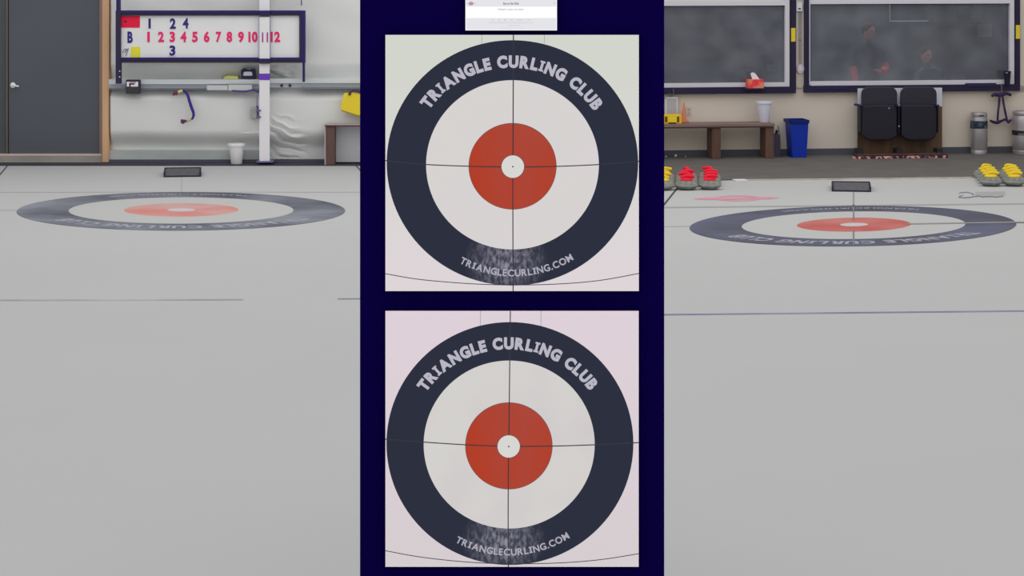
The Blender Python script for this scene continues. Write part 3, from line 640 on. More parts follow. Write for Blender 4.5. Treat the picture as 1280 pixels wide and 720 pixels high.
MB().lathe([(0, .012), (.048, .012), (.04, .03), (.008, .27), (0, .272)], n=24).build('cone', mat('orange_plastic', (184, 112, 84)), t.e, smooth=True)
MB().box(-.062, .062, -.06, .06, .001, .014, .003).build('base', MATS['orange_plastic'], t.e)
t = Thing(R, 'wall_outlet', 'white double wall outlet above the long bench, right of the orange cone', 'outlet', R.loc(861, 144.4, 0))
mb = MB(); t.pbox(mb, 858, 133.6, 864.2, 144.6, 0, .012, .002); mb.build('plate', mat('outlet_plate', (176, 164, 164)), t.e)
for y in (137, 141.4): mb = MB(); a = t.p(861.1, y, .012); mb.ball(a, .016, 1, .4, .9); mb.build('socket', mat('outlet_socket', (160, 132, 132)), t.e, smooth=True)
for px, py, r, s in ((844.6, 194.6, .022, 'larger pale ball lying on the carpet under the long bench'), (832.6, 196.8, .014, 'small pale ball on the carpet under the bench, next to the pillar'), (856.8, 197.8, .01, 'tiniest pale speck on the carpet under the long bench')):
    ob = MB().ball((0, 0, 0), r).build('small_ball', mat('pale_ball', (168, 162, 162)), smooth=True); c = R.loc(px, py, .12); c.z = .012+r; ob.location = R.world(c)
    props(ob, s, 'ball')

# between windows
t = Thing(R, 'wall_sensor', 'small white box mounted high between the two windows', 'sensor', R.loc(999, 14, 0))
mb = MB(); t.pbox(mb, 995.4, 3, 1003, 14.2, 0, .05, .006); mb.build('housing', mat('sensor_white', (186, 188, 190)), t.e)
mb = MB(); t.pbox(mb, 998, 10, 1001, 11.8, .05, .054); mb.build('slot', mat('sensor_slot', (64, 64, 74)), t.e)
o = Thing(R, 'wall_conduit', 'thin paired grey wires running down the wall between the two windows', 'wire', R.loc(1000, 80, .01))
for x in (999.2, 1001.2): mb = MB(); mb.tube([o.p(x, 14, .012), o.p(x-.1, 50, .012), o.p(x, 81, .012)], .0045, 8, False); mb.build('wire', mat('wire_grey', (124, 122, 136)), o.e)
mb = MB(); mb.ball(o.p(1000, 49.8, .015), .012, 1, .6, 1); mb.build('clip', mat('clip_grey', (108, 106, 120)), o.e, smooth=True)
t = Thing(R, 'round_alarm', 'small round white alarm on the wall low between the two windows', 'alarm', R.loc(1000.5, 91, 0))
a = t.p(1000.6, 86, .02); n_ = 24
mb = MB(); mb.prism([(a.x+.052*math.cos(2*PI*k/n_), a.z+.064*math.sin(2*PI*k/n_)) for k in range(n_)], 'y', -t.b.y-.03, -t.b.y); mb.build('housing', mat('alarm_white', (178, 176, 184)), t.e)
mb = MB(); mb.prism([(a.x+.028*math.cos(2*PI*k/n_), a.z+.036*math.sin(2*PI*k/n_)) for k in range(n_)], 'y', -t.b.y-.036, -t.b.y-.03); mb.build('lens', mat('alarm_lens', (194, 180, 188)), t.e)
for x0, y0, x1, y1, s in ((989, 35, 994.4, 52, 'yellow sticker on the right frame post of the left window'), (1269.9, 31.4, 1275, 48.4, 'yellow sticker on the right frame post of the right window')):
    t = Thing(R, 'yellow_sticker', s, 'sticker', R.loc((x0+x1)/2, y1, .07)); mb = MB(); t.pbox(mb, x0, y0, x1, y1, .07, .073); mb.build('sheet', mat('sticker_yellow', (196, 174, 52)), t.e)
# tissue box on the left window's frame ledge
t = Thing(R, 'tissue_box', 'pink and orange tissue box with a white tissue, on the ledge of the left window', 'tissue box', R.loc(944.4, 110.6, .15))
mb = MB(); t.pbox(mb, 934.4, 99.4, 954.6, 110.8, .08, .19, .003); mb.build('carton', mat('floral_carton', (206, 56, 66), rgb2=(226, 122, 88), thr=(.42, .58), scale=(11, 11, 13), detail=4), t.e)
mb = MB()
P = [(940.8, 99.6), (938.2, 92.2), (940.6, 90.4), (944, 91.6), (946.8, 95.4), (949.6, 99.6)]
t.poly(mb, P, .125, .14); mb.build('tissue', mat('tissue_white', (200, 200, 202)), t.e)
bmx = MB(); t.pbox(bmx, 932, 110.4, 957, 112, .07, .2); bmx.build('ledge', m_navyf, t.e)
# cup on the right window ledge
t = Thing(R, 'black_cup', 'black tapered cup standing on the ledge of the right window', 'cup', R.loc(1259, 106.4, .1))
zc = 0; h = (t.p(0, 88, .1)-t.p(0, 106.4, .1)).z
MB().lathe([(0, 0), (.036, 0), (.052, h*.92), (.056, h*.92), (.056, h), (.048, h), (.034, .01), (0, .01)]).build('body', mat('cup_black', (28, 26, 42), rough=.4), t.e, smooth=True)
mb = MB(); a = t.p(1258.4, 91, .155); mb.box(a.x-.016, a.x+.016, a.y-.004, a.y+.004, a.z-.008, a.z+.006); mb.build('mark', mat('cup_mark', (120, 126, 150)), t.e)
for x0, x1, y0, y1, s in ((1222-14, 1245.5, 104.2, 108, 'thin dark bar lying on the right window ledge, left of the black cup'), (1020, 1060, 108.4, 111.6, 'thin dark bar lying on the right window ledge, left of the folding seats')):
    t = Thing(R, 'ledge_bar', s, 'bar', R.loc((x0+x1)/2, y1, .1)); mb = MB(); t.pbox(mb, x0, y0, x1, y1, .05, .1, .003); mb.build('bar', mat('bar_navy', (40, 36, 70)), t.e)
# hanger with straps
t = Thing(R, 'hanging_straps', 'dark hanger with two splayed straps hanging below the right window between the kegs', 'strap hanger', R.loc(1251, 155, .08))
m_str = mat('strap_purple_black', (46, 32, 66), rgb2=(84, 60, 92), thr=(.5, .7), scale=(9, 9, 9))
mb = MB(); mb.tube([t.p(x, y, .1) for x, y in ((1239.4, 120.4), (1243, 118.4), (1250, 118.6), (1254, 117.6), (1259, 117), (1263.8, 119))], lambda q: .018+.01*math.sin(PI*q)); mb.build('top_bar', m_str, t.e, smooth=True)
mb = MB(); mb.tube([t.p(1251.9, 104, .1), t.p(1252, 118, .1)], .005, 6, False); mb.build('cord', mat('cord_brown', (120, 108, 98)), t.e)
for pts in (((1249.4, 119), (1248.8, 130), (1247.6, 140), (1247, 151)), ((1253, 119), (1254.6, 130), (1256.6, 140), (1258.6, 150))):
    mb = MB(); mb.tube([t.p(x, y, .1) for x, y in pts], .016, 8); mb.build('strap', m_str, t.e, smooth=True)
for pts in (((1237.4, 150.6), (1242, 152.6), (1247, 153.2), (1251, 151.4), (1254, 150.6)), ((1253.6, 149.8), (1258, 149.6), (1260.6, 152.4), (1264, 149.4))):
    mb = MB(); mb.tube([t.p(x, y, .1) for x, y in pts], lambda q: .014+.008*math.sin(PI*q), 8); mb.build('foot', m_str, t.e, smooth=True)

# kegs
def keg(px, pyb, py_top, hw, bands, label, two=False):
    r = hw*.01132; v = r+.05; b = R.loc(px, pyb, v); b.z = .012
    t = Thing(R, 'steel_keg', label, 'keg', b)
    H = (t.p(px, py_top, v)-t.p(px, pyb, v)).z
    m = mat('keg_steel', (146, 141, 143), k=.58, rough=.38, metal=.6, spec=.4, noise=.1, scale=(9, 9, 2))
    pr = [(0, .03), (r*.9, .03), (r*.9, 0), (r*.96, .004), (r*.97, .05), (r*.93, .06), (r, .09)]
    for z in ((.28, .3) if not two else (.3, .33, .36, .62, .65, .68)): pr.append((r*(1.0 if round(z*100) % 3 else 1.03), H*z))
    pr += [(r, H*.84), (r*.95, H*.88), (r*.93, H*.9), (r*.96, H*.92), (r*.97, H*.985), (r*.94, H), (r*.88, H), (r*.86, H*.9), (0, H*.91)]
    MB().lathe(pr, n=40).build('shell', m, t.e, smooth=True)
    for y0, y1, mm in bands:
        za, zb = (t.p(px, y1, v+r)-t.p(px, pyb, v)).z, (t.p(px, y0, v+r)-t.p(px, pyb, v)).z
        MB().lathe([(r*1.005, za), (r*1.02, za), (r*1.02, zb), (r*1.005, zb)], n=40).build('label_band', mm, t.e, smooth=True)
    # grip holes on the top collar
    mb = MB(); mb.box(-r*.28, r*.28, -r*1.0, -r*.9, H*.925, H*.955, .003); mb.build('grip_slot', mat('keg_slot', (56, 54, 60)), t.e)
    MB().lathe([(0, H*.9), (.02, H*.9), (.02, H*.965), (0, H*.97)], n=12).build('valve', m, t.e, smooth=True)
    return t, r, H, v
band1 = mat('keg_band_blue', (36, 40, 52), rgb2=(70, 82, 100), thr=(.5, .62), scale=(14, 14, 14)); band2 = mat('keg_band_black', (36, 28, 36), rgb2=(104, 96, 98), thr=(.54, .64), scale=(13, 13, 13))
keg(1223.6, 193.4, 141.6, 10.5, [(152.4, 162, band1)], 'slim steel keg with a dark blue band, by the wall right of the seats')
keg(1282, 193.6, 140, 16.5, [(165, 175.6, band2)], 'wide ribbed steel keg with a black band at the right edge', True)

# ------------------------------------------------------------------ folding stadium seats
b = R.onfloor(1125, 196.5); b.z = .012
t = Thing(R, 'stadium_seats', 'pair of black folding stadium seats fixed to a wooden board under the right window', 'seats', b)
v = -b.y
m_blk = mat('black_seat_plastic', (37, 37, 46), k=.6, rough=.45, spec=.35, noise=.08, scale=(2, 2, 2)); m_blk2 = mat('black_seat_pan', (28, 28, 38), k=.6, rough=.5, spec=.3)
m_bwood = mat('backing_wood', (80, 63, 50), k=.62, noise=.3, scale=(10, 10, 1.2), detail=5, rough=.7)
mb = MB(); t.pbox(mb, 1072.4, 134, 1177.6, 193.6, .1, .13); mb.build('backing_board', m_bwood, t.e)
mb = MB(); t.pbox(mb, 1072.4, 110.6, 1177.6, 134, .1, .125); mb.build('white_board', mat('white_backing', (184, 184, 196)), t.e)
mb = MB(); t.pbox(mb, 1073, 193, 1178, 195.6, .1, v); mb.build('plinth', m_bwood, t.e)
def rrect(x0, y0, x1, y1, rt, rb, n=7):
    pts = []
    for cx, cy, r, a0 in ((x1-rt, y0+rt, rt, -90), (x1-rb, y1-rb*.6, rb, 0), (x0+rb, y1-rb*.6, rb, 90), (x0+rt, y0+rt, rt, 180)):
        for k in range(n+1):
            a = math.radians(a0+90*k/n); ry = r*(.6 if cy > (y0+y1)/2 else 1)
            pts.append((cx+r*math.cos(a), cy+ry*math.sin(a)))
    return pts
for x0, x1 in ((1077.4, 1121.8), (1126.2, 1171.2)):
    mb = MB(); t.poly(mb, rrect(x0, 108.6, x1, 150, 9, 6), .2, .25); ob = mb.build('backrest', m_blk, t.e)
    md = ob.modifiers.new('bev', 'BEVEL'); md.width = .012; md.segments = 3; md.limit_method = 'ANGLE'
    for p in ob.data.polygons: p.use_smooth = False
    mb = MB(); t.poly(mb, rrect(x0+1, 131.4, x1-.2, 175.6, 5, 14), .27, .35); ob = mb.build('seat_pan', m_blk2, t.e)
    md = ob.modifiers.new('bev', 'BEVEL'); md.width = .02; md.segments = 3; md.limit_method = 'ANGLE'
for x, ww in ((1076.4, .8), (1123.8, 1.2), (1172.6, .9)):
    mb = MB(); t.pbox(mb, x-ww, 132, x+ww, 166, .13, .3, .01); mb.build('arm_standard', m_blk2, t.e)
    mb = MB(); t.pbox(mb, x-ww-1.4, 131, x+ww+1.2, 133.8, .14, .42, .01); mb.build('armrest', mat('armrest_navy', (34, 30, 74), rough=.5), t.e)
for x, y in ((1111.4, 135.4), (1123.8, 131.6), (1123.8, 158)): mb = MB(); mb.ball(t.p(x, y, .43 if x > 1120 and y < 140 else .36), .012, 1, .6, 1); mb.build('bolt_head', mat('bolt_grey', (128, 128, 140)), t.e, smooth=True)
for x in (1076, 1124.4, 1175): mb = MB(); t.poly(mb, [(x-4, 194), (x-3.2, 186), (x+3.2, 186), (x+4, 194)], .13, .3); mb.build('foot', mat('foot_black', (44, 40, 46)), t.e)
vs_ = -R.onfloor(1125, 199.2).y
mb = MB(); t.pbox(mb, 1067.4, 196, 1185, 198.6, vs_-.08, vs_); ob = mb.build('patterned_strip', mat('patterned_strip', (60, 34, 50), rgb2=(206, 150, 140), thr=(.5, .6), scale=(16, 3, 14), detail=4), t.e)
mb = MB(); t.pbox(mb, 1067.6, 194.6, 1184.8, 196, vs_-.08, vs_-.03); ob = mb.build('strip_edge', mat('strip_edge', (56, 36, 52)), t.e)

# ------------------------------------------------------------------ curling stones
m_gran = mat('grey_granite', (92, 92, 88), k=.62, rough=.5, spec=.35, rgb2=(118, 119, 113), thr=(.35, .65), scale=(28, 28, 28), detail=6)
m_band = mat('granite_striking_band', (128, 130, 125), k=.66, rough=.7, noise=.06, scale=(20, 20, 20))
def make_stone(color):
    e = bpy.data.objects.new('curling_stone', None); sc.collection.objects.link(e)
    r, h = .140, .114
    MB().lathe([(0, .003), (.055, .003), (.065, 0), (.075, .004), (.105, .016), (.128, .033), (r*.985, .044), (r, .057), (r*.985, .072), (.128, .086), (.105, .101), (.07, h), (0, h)], n=36).build('granite_body', m_gran, e, smooth=True)
    MB().lathe([(r*.99, .046), (r+.001, .05), (r+.0018, .058), (r+.001, .067), (r*.99, .071)], n=36).build('striking_band', m_band, e, smooth=True)
    m = {'red': mat('red_handle', (212, 26, 52), rough=.4), 'yellow': mat('yellow_handle', (216, 176, 42), rough=.4)}[color]
    hnd = MB().lathe([(0, h), (.08, h), (.076, h+.016), (.04, h+.028), (0, h+.028)], n=28).build('handle', m, e, smooth=True)
    mb = MB(); mb.tube([(-.03, 0, h+.01), (-.038, 0, h+.036), (-.015, 0, h+.052), (.03, 0, h+.052), (.085, 0, h+.043), (.1, 0, h+.04)], lambda q: .0165+.004*math.sin(PI*q), 10)
    mb.build('grip', m, hnd, smooth=True)
    return e
def dup(o, parent=None):
    c = o.copy(); sc.collection.objects.link(c); c.parent = parent
    for ch in list(o.children): dup(ch, c)
    return c
protos = {'red': None, 'yellow': None}; ordn = ['front', 'second', 'third', 'rearmost']
def stone(color, px, py, k, rot, label, group):
    p = fl(px, py)
    if protos[color] is None: o = protos[color] = make_stone(color)
    else: o = dup(protos[color])
    o.location = (p.x, p.y+.145, 0); o.rotation_euler = (0, 0, rot); props(o, label, 'curling stone', group)
def col(color, px, py, dx, dy, rots, where, group, scx=1):
    for k in range(4):
        y = py-dy*k; stone(color, px+dx*k, y, k, rots[k], ('%s stone' % ('front' if k == 0 else ordn[k] if k < 3 else 'rearmost'))+' with '+color+' handle in the '+where, group)
SP = 3.45
col('red', 859.2, 238.6, .1, SP, (.1, 2.9, .3, 1.9), 'left column of red stones at the carpet edge', 'red-handled stones')
col('red', 888.4, 238.2, -.2, SP, (.0, .2, -.15, 2.4), 'right column of red stones at the carpet edge', 'red-handled stones')
col('yellow', 829.6, 238.9, .4, SP, (PI+.1, .3, 2.9, .2), 'column half hidden by the navy pillar', 'yellow-handled stones by the pillar')
col('yellow', 1241.6, 233.9, -2.6, 3.2, (0, .05, -.1, .5), 'left column of yellow stones at the right edge', 'yellow-handled stones at the right')
col('yellow', 1270.8, 233.9, -2.4, 3.2, (.05, -.1, .1, -.4), 'right column of yellow stones at the right edge', 'yellow-handled stones at the right')

# ------------------------------------------------------------------ people behind the right window
def person(name, label, base, joints, edges, shirt, head_c, extras=()):
    me = bpy.data.meshes.new('body'); me.from_pydata([j[0] for j in joints], edges, [])
    ob = bpy.data.objects.new(name, me); sc.collection.objects.link(ob)
    ob.modifiers.new('skin', 'SKIN'); sd = me.skin_vertices[0].data if me.skin_vertices else None
    if sd is None:
        bm_ = bmesh.new(); bm_.from_mesh(me); bm_.verts.layers.skin.verify(); bm_.to_mesh(me); bm_.free(); sd = me.skin_vertices[0].data
    for i, j in enumerate(joints): sd[i].radius = (j[1], j[1]*(j[2] if len(j) > 2 else 1))
    sd[0].use_root = True
    su = ob.modifiers.new('sub', 'SUBSURF'); su.levels = su.render_levels = 2
    me.materials.append(shirt); ob.location = R.world(base); ob.rotation_euler = (0, 0, R.th); props(ob, label, 'person')
    return ob
m_skin = mat('skin', (176, 128, 110), k=.5, noise=.04); m_dk = mat('dark_clothing', (46, 52, 58), k=.5); m_slate = mat('slate_clothing', (76, 84, 96), k=.5); m_hair = mat('brown_hair', (60, 40, 34), k=.5); m_rs = mat('red_sleeve', (196, 60, 66), k=.5)
def head(parent, c, yaw=0, hair=True):
    mb = MB(); mb.ball((0, 0, 0), .098, .82, .98, 1.2); mb.ball((0, -.1, -.015), .016, .8, 1.1, 1.3)
    for s in (-1, 1): mb.ball((s*.08, 0, -.01), .02, .4, .8, 1.3)
    mb.box(-.022, .022, -.094, -.088, -.058, -.052)
    T = Matrix.Translation(c) @ Matrix.Rotation(yaw, 4, 'Z')
    h = mb.build('head', m_skin, parent, smooth=True, T=T)
    mb = MB()
    for s in (-1, 1): mb.ball((s*.032, -.088, .01), .008)
    mb.build('eyes', MATS['dark_clothing'], h, smooth=True, T=T)
    mb = MB(); mb.ball((0, .018, .03), .103, .86, .98, 1.08); mb.build('hair', m_hair, h, smooth=True, T=T)
def hand(parent, w, d):
    """small five fingered hand at wrist w pointing along d"""
    d = Vector(d).normalized(); w = Vector(w); s = d.cross(Vector((0, 0, 1))).normalized(); mb = MB()
    mb.tube([w, w+d*.04, w+d*.085], lambda q: .022+.008*q, 8)
    for i, l in enumerate((.06, .072, .068, .052)):
        o = w+d*.08+s*(-.03+.02*i); mb.tube([o, o+d*l*.6, o+d*l+Vector((0, 0, -.015))], .0085, 6)
    o = w+d*.03-s*.028; mb.tube([o, o+d*.03-s*.03, o+d*.06-s*.035], .01, 6)
    mb.build('hand', m_skin, parent, smooth=True)
# standing figure
b = R.loc(1086, 150, -1.0); b.z = 0
J = [((0, 0, .95), .15, .8), ((0, 0, 1.15), .15, .75), ((0, 0, 1.38), .17, .7), ((0, 0, 1.5), .07), ((0, -.01, 1.58), .055),
     ((-.19, 0, 1.42), .065), ((-.25, -.03, 1.15), .048), ((-.24, -.16, .95), .036), ((.19, 0, 1.42), .065), ((.24, -.06, 1.16), .048), ((.1, -.25, 1.12), .036),
     ((-.1, 0, .88), .095), ((-.11, 0, .5), .065), ((-.11, 0, .1), .045), ((-.11, -.13, .05), .035), ((.1, 0, .88), .095), ((.11, 0, .5), .065), ((.11, 0, .1), .045), ((.11, -.13, .05), .035)]
E = [(0, 1), (1, 2), (2, 3), (3, 4), (2, 5), (5, 6), (6, 7), (2, 8), (8, 9), (9, 10), (0, 11), (11, 12), (12, 13), (13, 14), (0, 15), (15, 16), (16, 17), (17, 18)]
pA = person('person', 'person in dark clothes with red sleeves, standing behind the right window', b, J, E, m_dk, None)
head(pA, (0, -.01, 1.7), .5); hand(pA, (.1, -.25, 1.12), (-.6, -.5, .3)); hand(pA, (-.24, -.16, .95), (0, -.6, -.8))
mb = MB(); mb.tube([(-.25, -.04, 1.18), (-.245, -.1, 1.06), (-.24, -.165, .95)], .056, 10); mb.build('red_sleeve', m_rs, pA, smooth=True)
mb = MB(); mb.tube([(.225, -.04, 1.25), (.235, -.06, 1.17), (.17, -.16, 1.14), (.115, -.235, 1.12)], .053, 10); mb.build('red_sleeve', m_rs, pA, smooth=True)
# seated figure
b = R.loc(1166, 150, -.9); b.z = 0
J = [((0, .1, .62), .16, .8), ((-.02, .06, .82), .15, .8), ((-.06, -.02, 1.05), .17, .75), ((-.1, -.07, 1.19), .07), ((-.12, -.1, 1.25), .055),
     ((-.24, -.06, 1.07), .062), ((-.3, -.2, .88), .046), ((-.16, -.42, .98), .034), ((.13, .02, 1.08), .062), ((.16, -.14, .86), .046), ((-.02, -.4, .95), .034),
     ((-.1, .06, .58), .1), ((-.12, -.38, .55), .068), ((-.12, -.4, .12), .045), ((-.12, -.54, .05), .035), ((.1, .06, .58), .1), ((.12, -.38, .55), .068), ((.12, -.4, .12), .045), ((.12, -.54, .05), .035)]
pB = person('person', 'person in slate clothes, seated leaning forward behind the right window', b, J, E, m_slate, None)
head(pB, (-.14, -.12, 1.36), .3); hand(pB, (-.16, -.42, .98), (-.5, -.5, .2)); hand(pB, (-.02, -.4, .95), (-.7, -.4, .1))
# stool
t = Thing(R, 'bar_stool', 'dark stool under the seated person behind the right window', 'stool', Vector((b.x, -b.y*0+b.y+.06, 0)))
MB().lathe([(0, .43), (.16, .43), (.175, .45), (.16, .47), (0, .47)]).build('seat', m_in2, t.e, smooth=True)
for k in range(4):
    a = PI/4+k*PI/2; mb = MB(); mb.tube([(.1*math.cos(a), .1*math.sin(a), .44), (.17*math.cos(a), .17*math.sin(a), 0)], .014, 8, False); mb.build('leg', m_in2, t.e)
# dark panel added as the rink's reflection, shelf and papers on the lounge wall
t = Thing(R, 'reflection_panel', 'dark wide panel added as a reflection on the lounge wall behind the right window', 'reflection', R.loc(1137, 27, -3.05))
mb = MB(); t.pbox(mb, 1112, -4, 1163, 26, -3.1, -3.04); mb.build('added_panel', m_in2, t.e)
mb = MB(); t.pbox(mb, 1112, -4, 1113, 27, -3.04, -3.02); t.pbox(mb, 1112, 25.6, 1163, 27, -3.04, -3.02); t.pbox(mb, 1162, -4, 1163, 27, -3.04, -3.02); mb.build('rim', mat('reflection_rim_grey', (150, 160, 160), k=.5), t.e)  # rim of the added reflection panel
t = Thing(R, 'wall_cabinet', 'dark cabinet on the lounge wall at the top right behind the right window', 'cabinet', R.loc(1210, 40, -3))
mb = MB(); t.pbox(mb, 1166, -10, 1232, 30, -3.1, -2.8); mb.build('body', mat('cab_dark', (40, 38, 46), k=.5), t.e)
for x in (1182, 1198, 1214): mb = MB(); t.pbox(mb, x, -8, x+13, 28, -2.8, -2.78); mb.build('door', mat('cab_door', (58, 56, 62), k=.5), t.e)
t = Thing(R, 'wall_poster', 'pale notice on the lounge wall at the right behind the right window', 'notice', R.loc(1230, 45, -3.05))
mb = MB(); t.pbox(mb, 1222, 30, 1240, 46, -3.1, -3.08); mb.build('sheet', mat('notice_pale', (118, 124, 126), k=.5), t.e)
t = Thing(R, 'lounge_table', 'light grey table in the lounge behind the right part of the right window', 'table', Vector((R.loc(1230, 100, -1.6).x, 1.6, 0)))
mb = MB(); mb.box(-.75, .75, -.35, .35, .72, .75, .004); mb.build('table_top', mat('table_grey', (120, 124, 128), k=.5), t.e)
for sx_ in (-1, 1):
    for sy_ in (-1, 1): mb = MB(); mb.box(sx_*.7-.02, sx_*.7+.02, sy_*.3-.02, sy_*.3+.02, 0, .72); mb.build('leg', m_in2, t.e)
t = Thing(R, 'window_poster', 'faint pale paper stuck inside the left window near its right edge', 'paper', R.loc(964, 90, -.06))
mb = MB(); t.pbox(mb, 959.4, 80.4, 969.4, 89.6, -.06, -.055); mb.build('sheet', mat('paper_faint', (128, 132, 134), k=.5), t.e)

# ------------------------------------------------------------------ navy display pillar between the two sheets
YP = 9.0
def pp(px, py, dy=0): return Vector(((px-640)/F*YP, YP+dy, CAMH-(py-HOR)/F*YP))
pill = bpy.data.objects.new('display_pillar', None); sc.collection.objects.link(pill); pill.location = (0, YP, 0)
props(pill, 'wide navy blue display pillar standing on the ice between the two sheets', 'pillar')
m_navyp = mat('navy_pillar_paint', (10, 2, 58), k=.7, rough=.9, spec=0.0)
x0, x1 = pp(450, 0).x, pp(830.3, 0).x
MB().box(x0, x1, 0, .3, .06, 3.6).build('casing', m_navyp, pill)
MB().box(x0+.02, x1-.02, .02, .28, 0, .06).build('plinth', mat('pillar_plinth', (30, 30, 40)), pill)
class Scr:
    def __init__(s, name, label, x0, y0, x1, y1, cat='display screen', group=None):
        s.c = pp((x0+x1)/2, y1, 0); s.e = bpy.data.objects.new(name, None); sc.collection.objects.link(s.e); s.e.location = s.c; props(s.e, label, cat, group)
        a, b = pp(x0, y0)-s.c, pp(x1, y1)-s.c
        MB().box(a.x, b.x, -.03, -.001, b.z, a.z).build('housing', mat('screen_housing', (24, 20, 60)), s.e)
    def f(s, lay): return lambda x, y: pp(x, y)-s.c+Vector((0, -.031-.0006*lay, 0))
    def rect(s, name, m, x0, y0, x1, y1, lay, parent=None):
        mb = MB(); g = s.f(lay); mb.bm.faces.new([mb.bm.verts.new(g(*p)) for p in ((x0, y0), (x0, y1), (x1, y1), (x1, y0))]); return mb.build(name, m, parent or s.e)
    def ell(s, name, m, cx, cy, rx, ry, lay, rin=0):
        mb = MB(); g = s.f(lay); ring(mb, lambda x, y: g(cx+x*rx, cy-y*ry), rin, 1, 128); return mb.build(name, m, s.e)
    def line(s, name, m, pts, wd, lay):
        mb = MB(); g = s.f(lay); P = []
        n = len(pts)
        for i in range(n-1):
            p0, p1, p2, p3 = [Vector(pts[j]) for j in (max(i-1, 0), i, i+1, min(i+2, n-1))]
            for k in range(8): u = k/8; P.append(.5*((2*p1)+(-p0+p2)*u+(2*p0-5*p1+4*p2-p3)*u*u+(-p0+3*p1-3*p2+p3)*u**3))
        P.append(Vector(pts[-1]))
        row = []
        for i, p in enumerate(P):
            d = (P[min(i+1, len(P)-1)]-P[max(i-1, 0)]).normalized(); nn = Vector((-d.y, d.x))*wd/2
            row.append((mb.bm.verts.new(g(*(p+nn))), mb.bm.verts.new(g(*(p-nn)))))
        for a, b in zip(row, row[1:]): mb.bm.faces.new([a[0], b[0], b[1], a[1]])
        return mb.build(name, m, s.e)
    def atext(s, name, m, text, cx, cy, rb, cap, a0, a1, outward, lay, bold, sy=1):
        mb = MB(); g = s.f(lay); arc_text(mb, text, lambda x, y: g(cx+x, cy-y*sy), rb, cap, math.radians(a0), math.radians(a1), outward, bold); return mb.build(name, m, s.e)
    def text(s, name, m, text, cx, y0, y1, wpx, lay, bold=.01, parent=None):
        mb = MB(); g = s.f(lay); W = max(q.x for q in glyph(text, bold)[0]); text_into(mb, text, lambda x, y: g(cx-wpx/2+x/W*wpx, y1-y*(y1-y0)), bold); return mb.build(name, m, parent or s.e)
def ringmat(name, base, scuff, cx, x_sc):
    """displayed ring picture with a scuffed patch of worn paint near its lower middle"""
    m = bpy.data.materials.new(name); m.use_nodes = True; n = m.node_tree; n.nodes.clear()
    N = n.nodes.new; Lk = n.links.new
    o = N('ShaderNodeOutputMaterial'); e = N('ShaderNodeEmission'); t = N('ShaderNodeTexCoord')
    nz = N('ShaderNodeTexNoise'); nz.inputs['Scale'].default_value = 60; nz.inputs['Detail'].default_value = 6
    mp = N('ShaderNodeMapping'); mp.inputs['Scale'].default_value = (1.2, 1, .6); Lk(t.outputs['Object'], mp.inputs[0]); Lk(mp.outputs[0], nz.inputs[0])
    # distance from patch centre
    sep = N('ShaderNodeVectorMath'); sep.operation = 'SUBTRACT'; sep.inputs[1].default_value = cx; Lk(t.outputs['Object'], sep.inputs[0])
    mul = N('ShaderNodeVectorMath'); mul.operation = 'MULTIPLY'; mul.inputs[1].default_value = x_sc; Lk(sep.outputs[0], mul.inputs[0])
    ln = N('ShaderNodeVectorMath'); ln.operation = 'LENGTH'; Lk(mul.outputs[0], ln.inputs[0])
    mr_ = N('ShaderNodeMapRange'); mr_.inputs['From Min'].default_value = 1; mr_.inputs['From Max'].default_value = .15; Lk(ln.outputs['Value'], mr_.inputs['Value'])
    cr = N('ShaderNodeMapRange'); cr.inputs['From Min'].default_value = .42; cr.inputs['From Max'].default_value = .72; Lk(nz.outputs[0], cr.inputs['Value'])
    ad = N('ShaderNodeMath'); ad.operation = 'MULTIPLY'; Lk(mr_.outputs[0], ad.inputs[0])
    a2 = N('ShaderNodeMath'); a2.operation = 'ADD'; a2.inputs[1].default_value = .12; Lk(cr.outputs[0], a2.inputs[0]); Lk(a2.outputs[0], ad.inputs[1])
    mx = N('ShaderNodeMixRGB'); mx.inputs[1].default_value = (*[s2l(v) for v in base], 1); mx.inputs[2].default_value = (*[s2l(v) for v in scuff], 1)
    Lk(ad.outputs[0], mx.inputs[0]); Lk(mx.outputs[0], e.inputs[0]); Lk(e.outputs[0], o.inputs[0]); return m
def house_screen(label, x0, y0, x1, y1, G, bg, bg2, wt, wt2):
    s = Scr('house_screen', label, x0, y0, x1, y1)
    s.rect('ice_picture', emi('ice_picture_'+str(y0), bg, bg2, axis='Z', thr=(.1, .9)), x0, y0, x1, y1, 1)
    (ox, oy, orx, ory), (wx, wy, wrx, wry), (rx, ry, rrx, rry), (bx, by, br) = G
    m_line = emi('picture_line', (58, 56, 62)); m_lt = emi('picture_faint_line', (176, 174, 174)); m_edge = emi('picture_ring_edge', (92, 84, 84))
    cc = pp(ox-8, oy+ory*.80)-s.c
    s.ell('outer_ring', ringmat('outer_ring_picture', (45, 48, 63), (150, 148, 164), (cc.x, 0, cc.z), (6.0, 0, 7.2)), ox, oy, orx, ory, 2)
    s.ell('white_ring', emi('white_ring_picture_'+str(y0), wt, wt2, scale=(3, 3, 3)), wx, wy, wrx, wry, 3)
    s.ell('red_ring_edge', m_edge, rx, ry, rrx+.6, rry+.6, 4)
    s.ell('red_ring', emi('red_ring_picture', (178, 62, 40), (168, 76, 66), scale=(4, 1, .8), thr=(.35, .65)), rx, ry, rrx, rry, 5)
    return s, m_line, m_lt, m_edge, (bx, by, br)
m_let = emi('picture_lettering', (184, 182, 194)); m_let2 = emi('picture_small_lettering', (172, 170, 182)); m_but = emi('button_picture', (216, 214, 210))
s, ml, mlt, me_, bt = house_screen('upper large square screen on the navy pillar showing a curling house from above', 482.3, 43.2, 798, 362.3,
    ((640.5, 202.6, 156.6, 152.8), (640.6, 205, 107.6, 105.4), (640.7, 206.8, 54.2, 53.3), (641, 207.2, 14)), (221, 213, 216), (210, 213, 204), (217, 209, 213), (213, 211, 207))
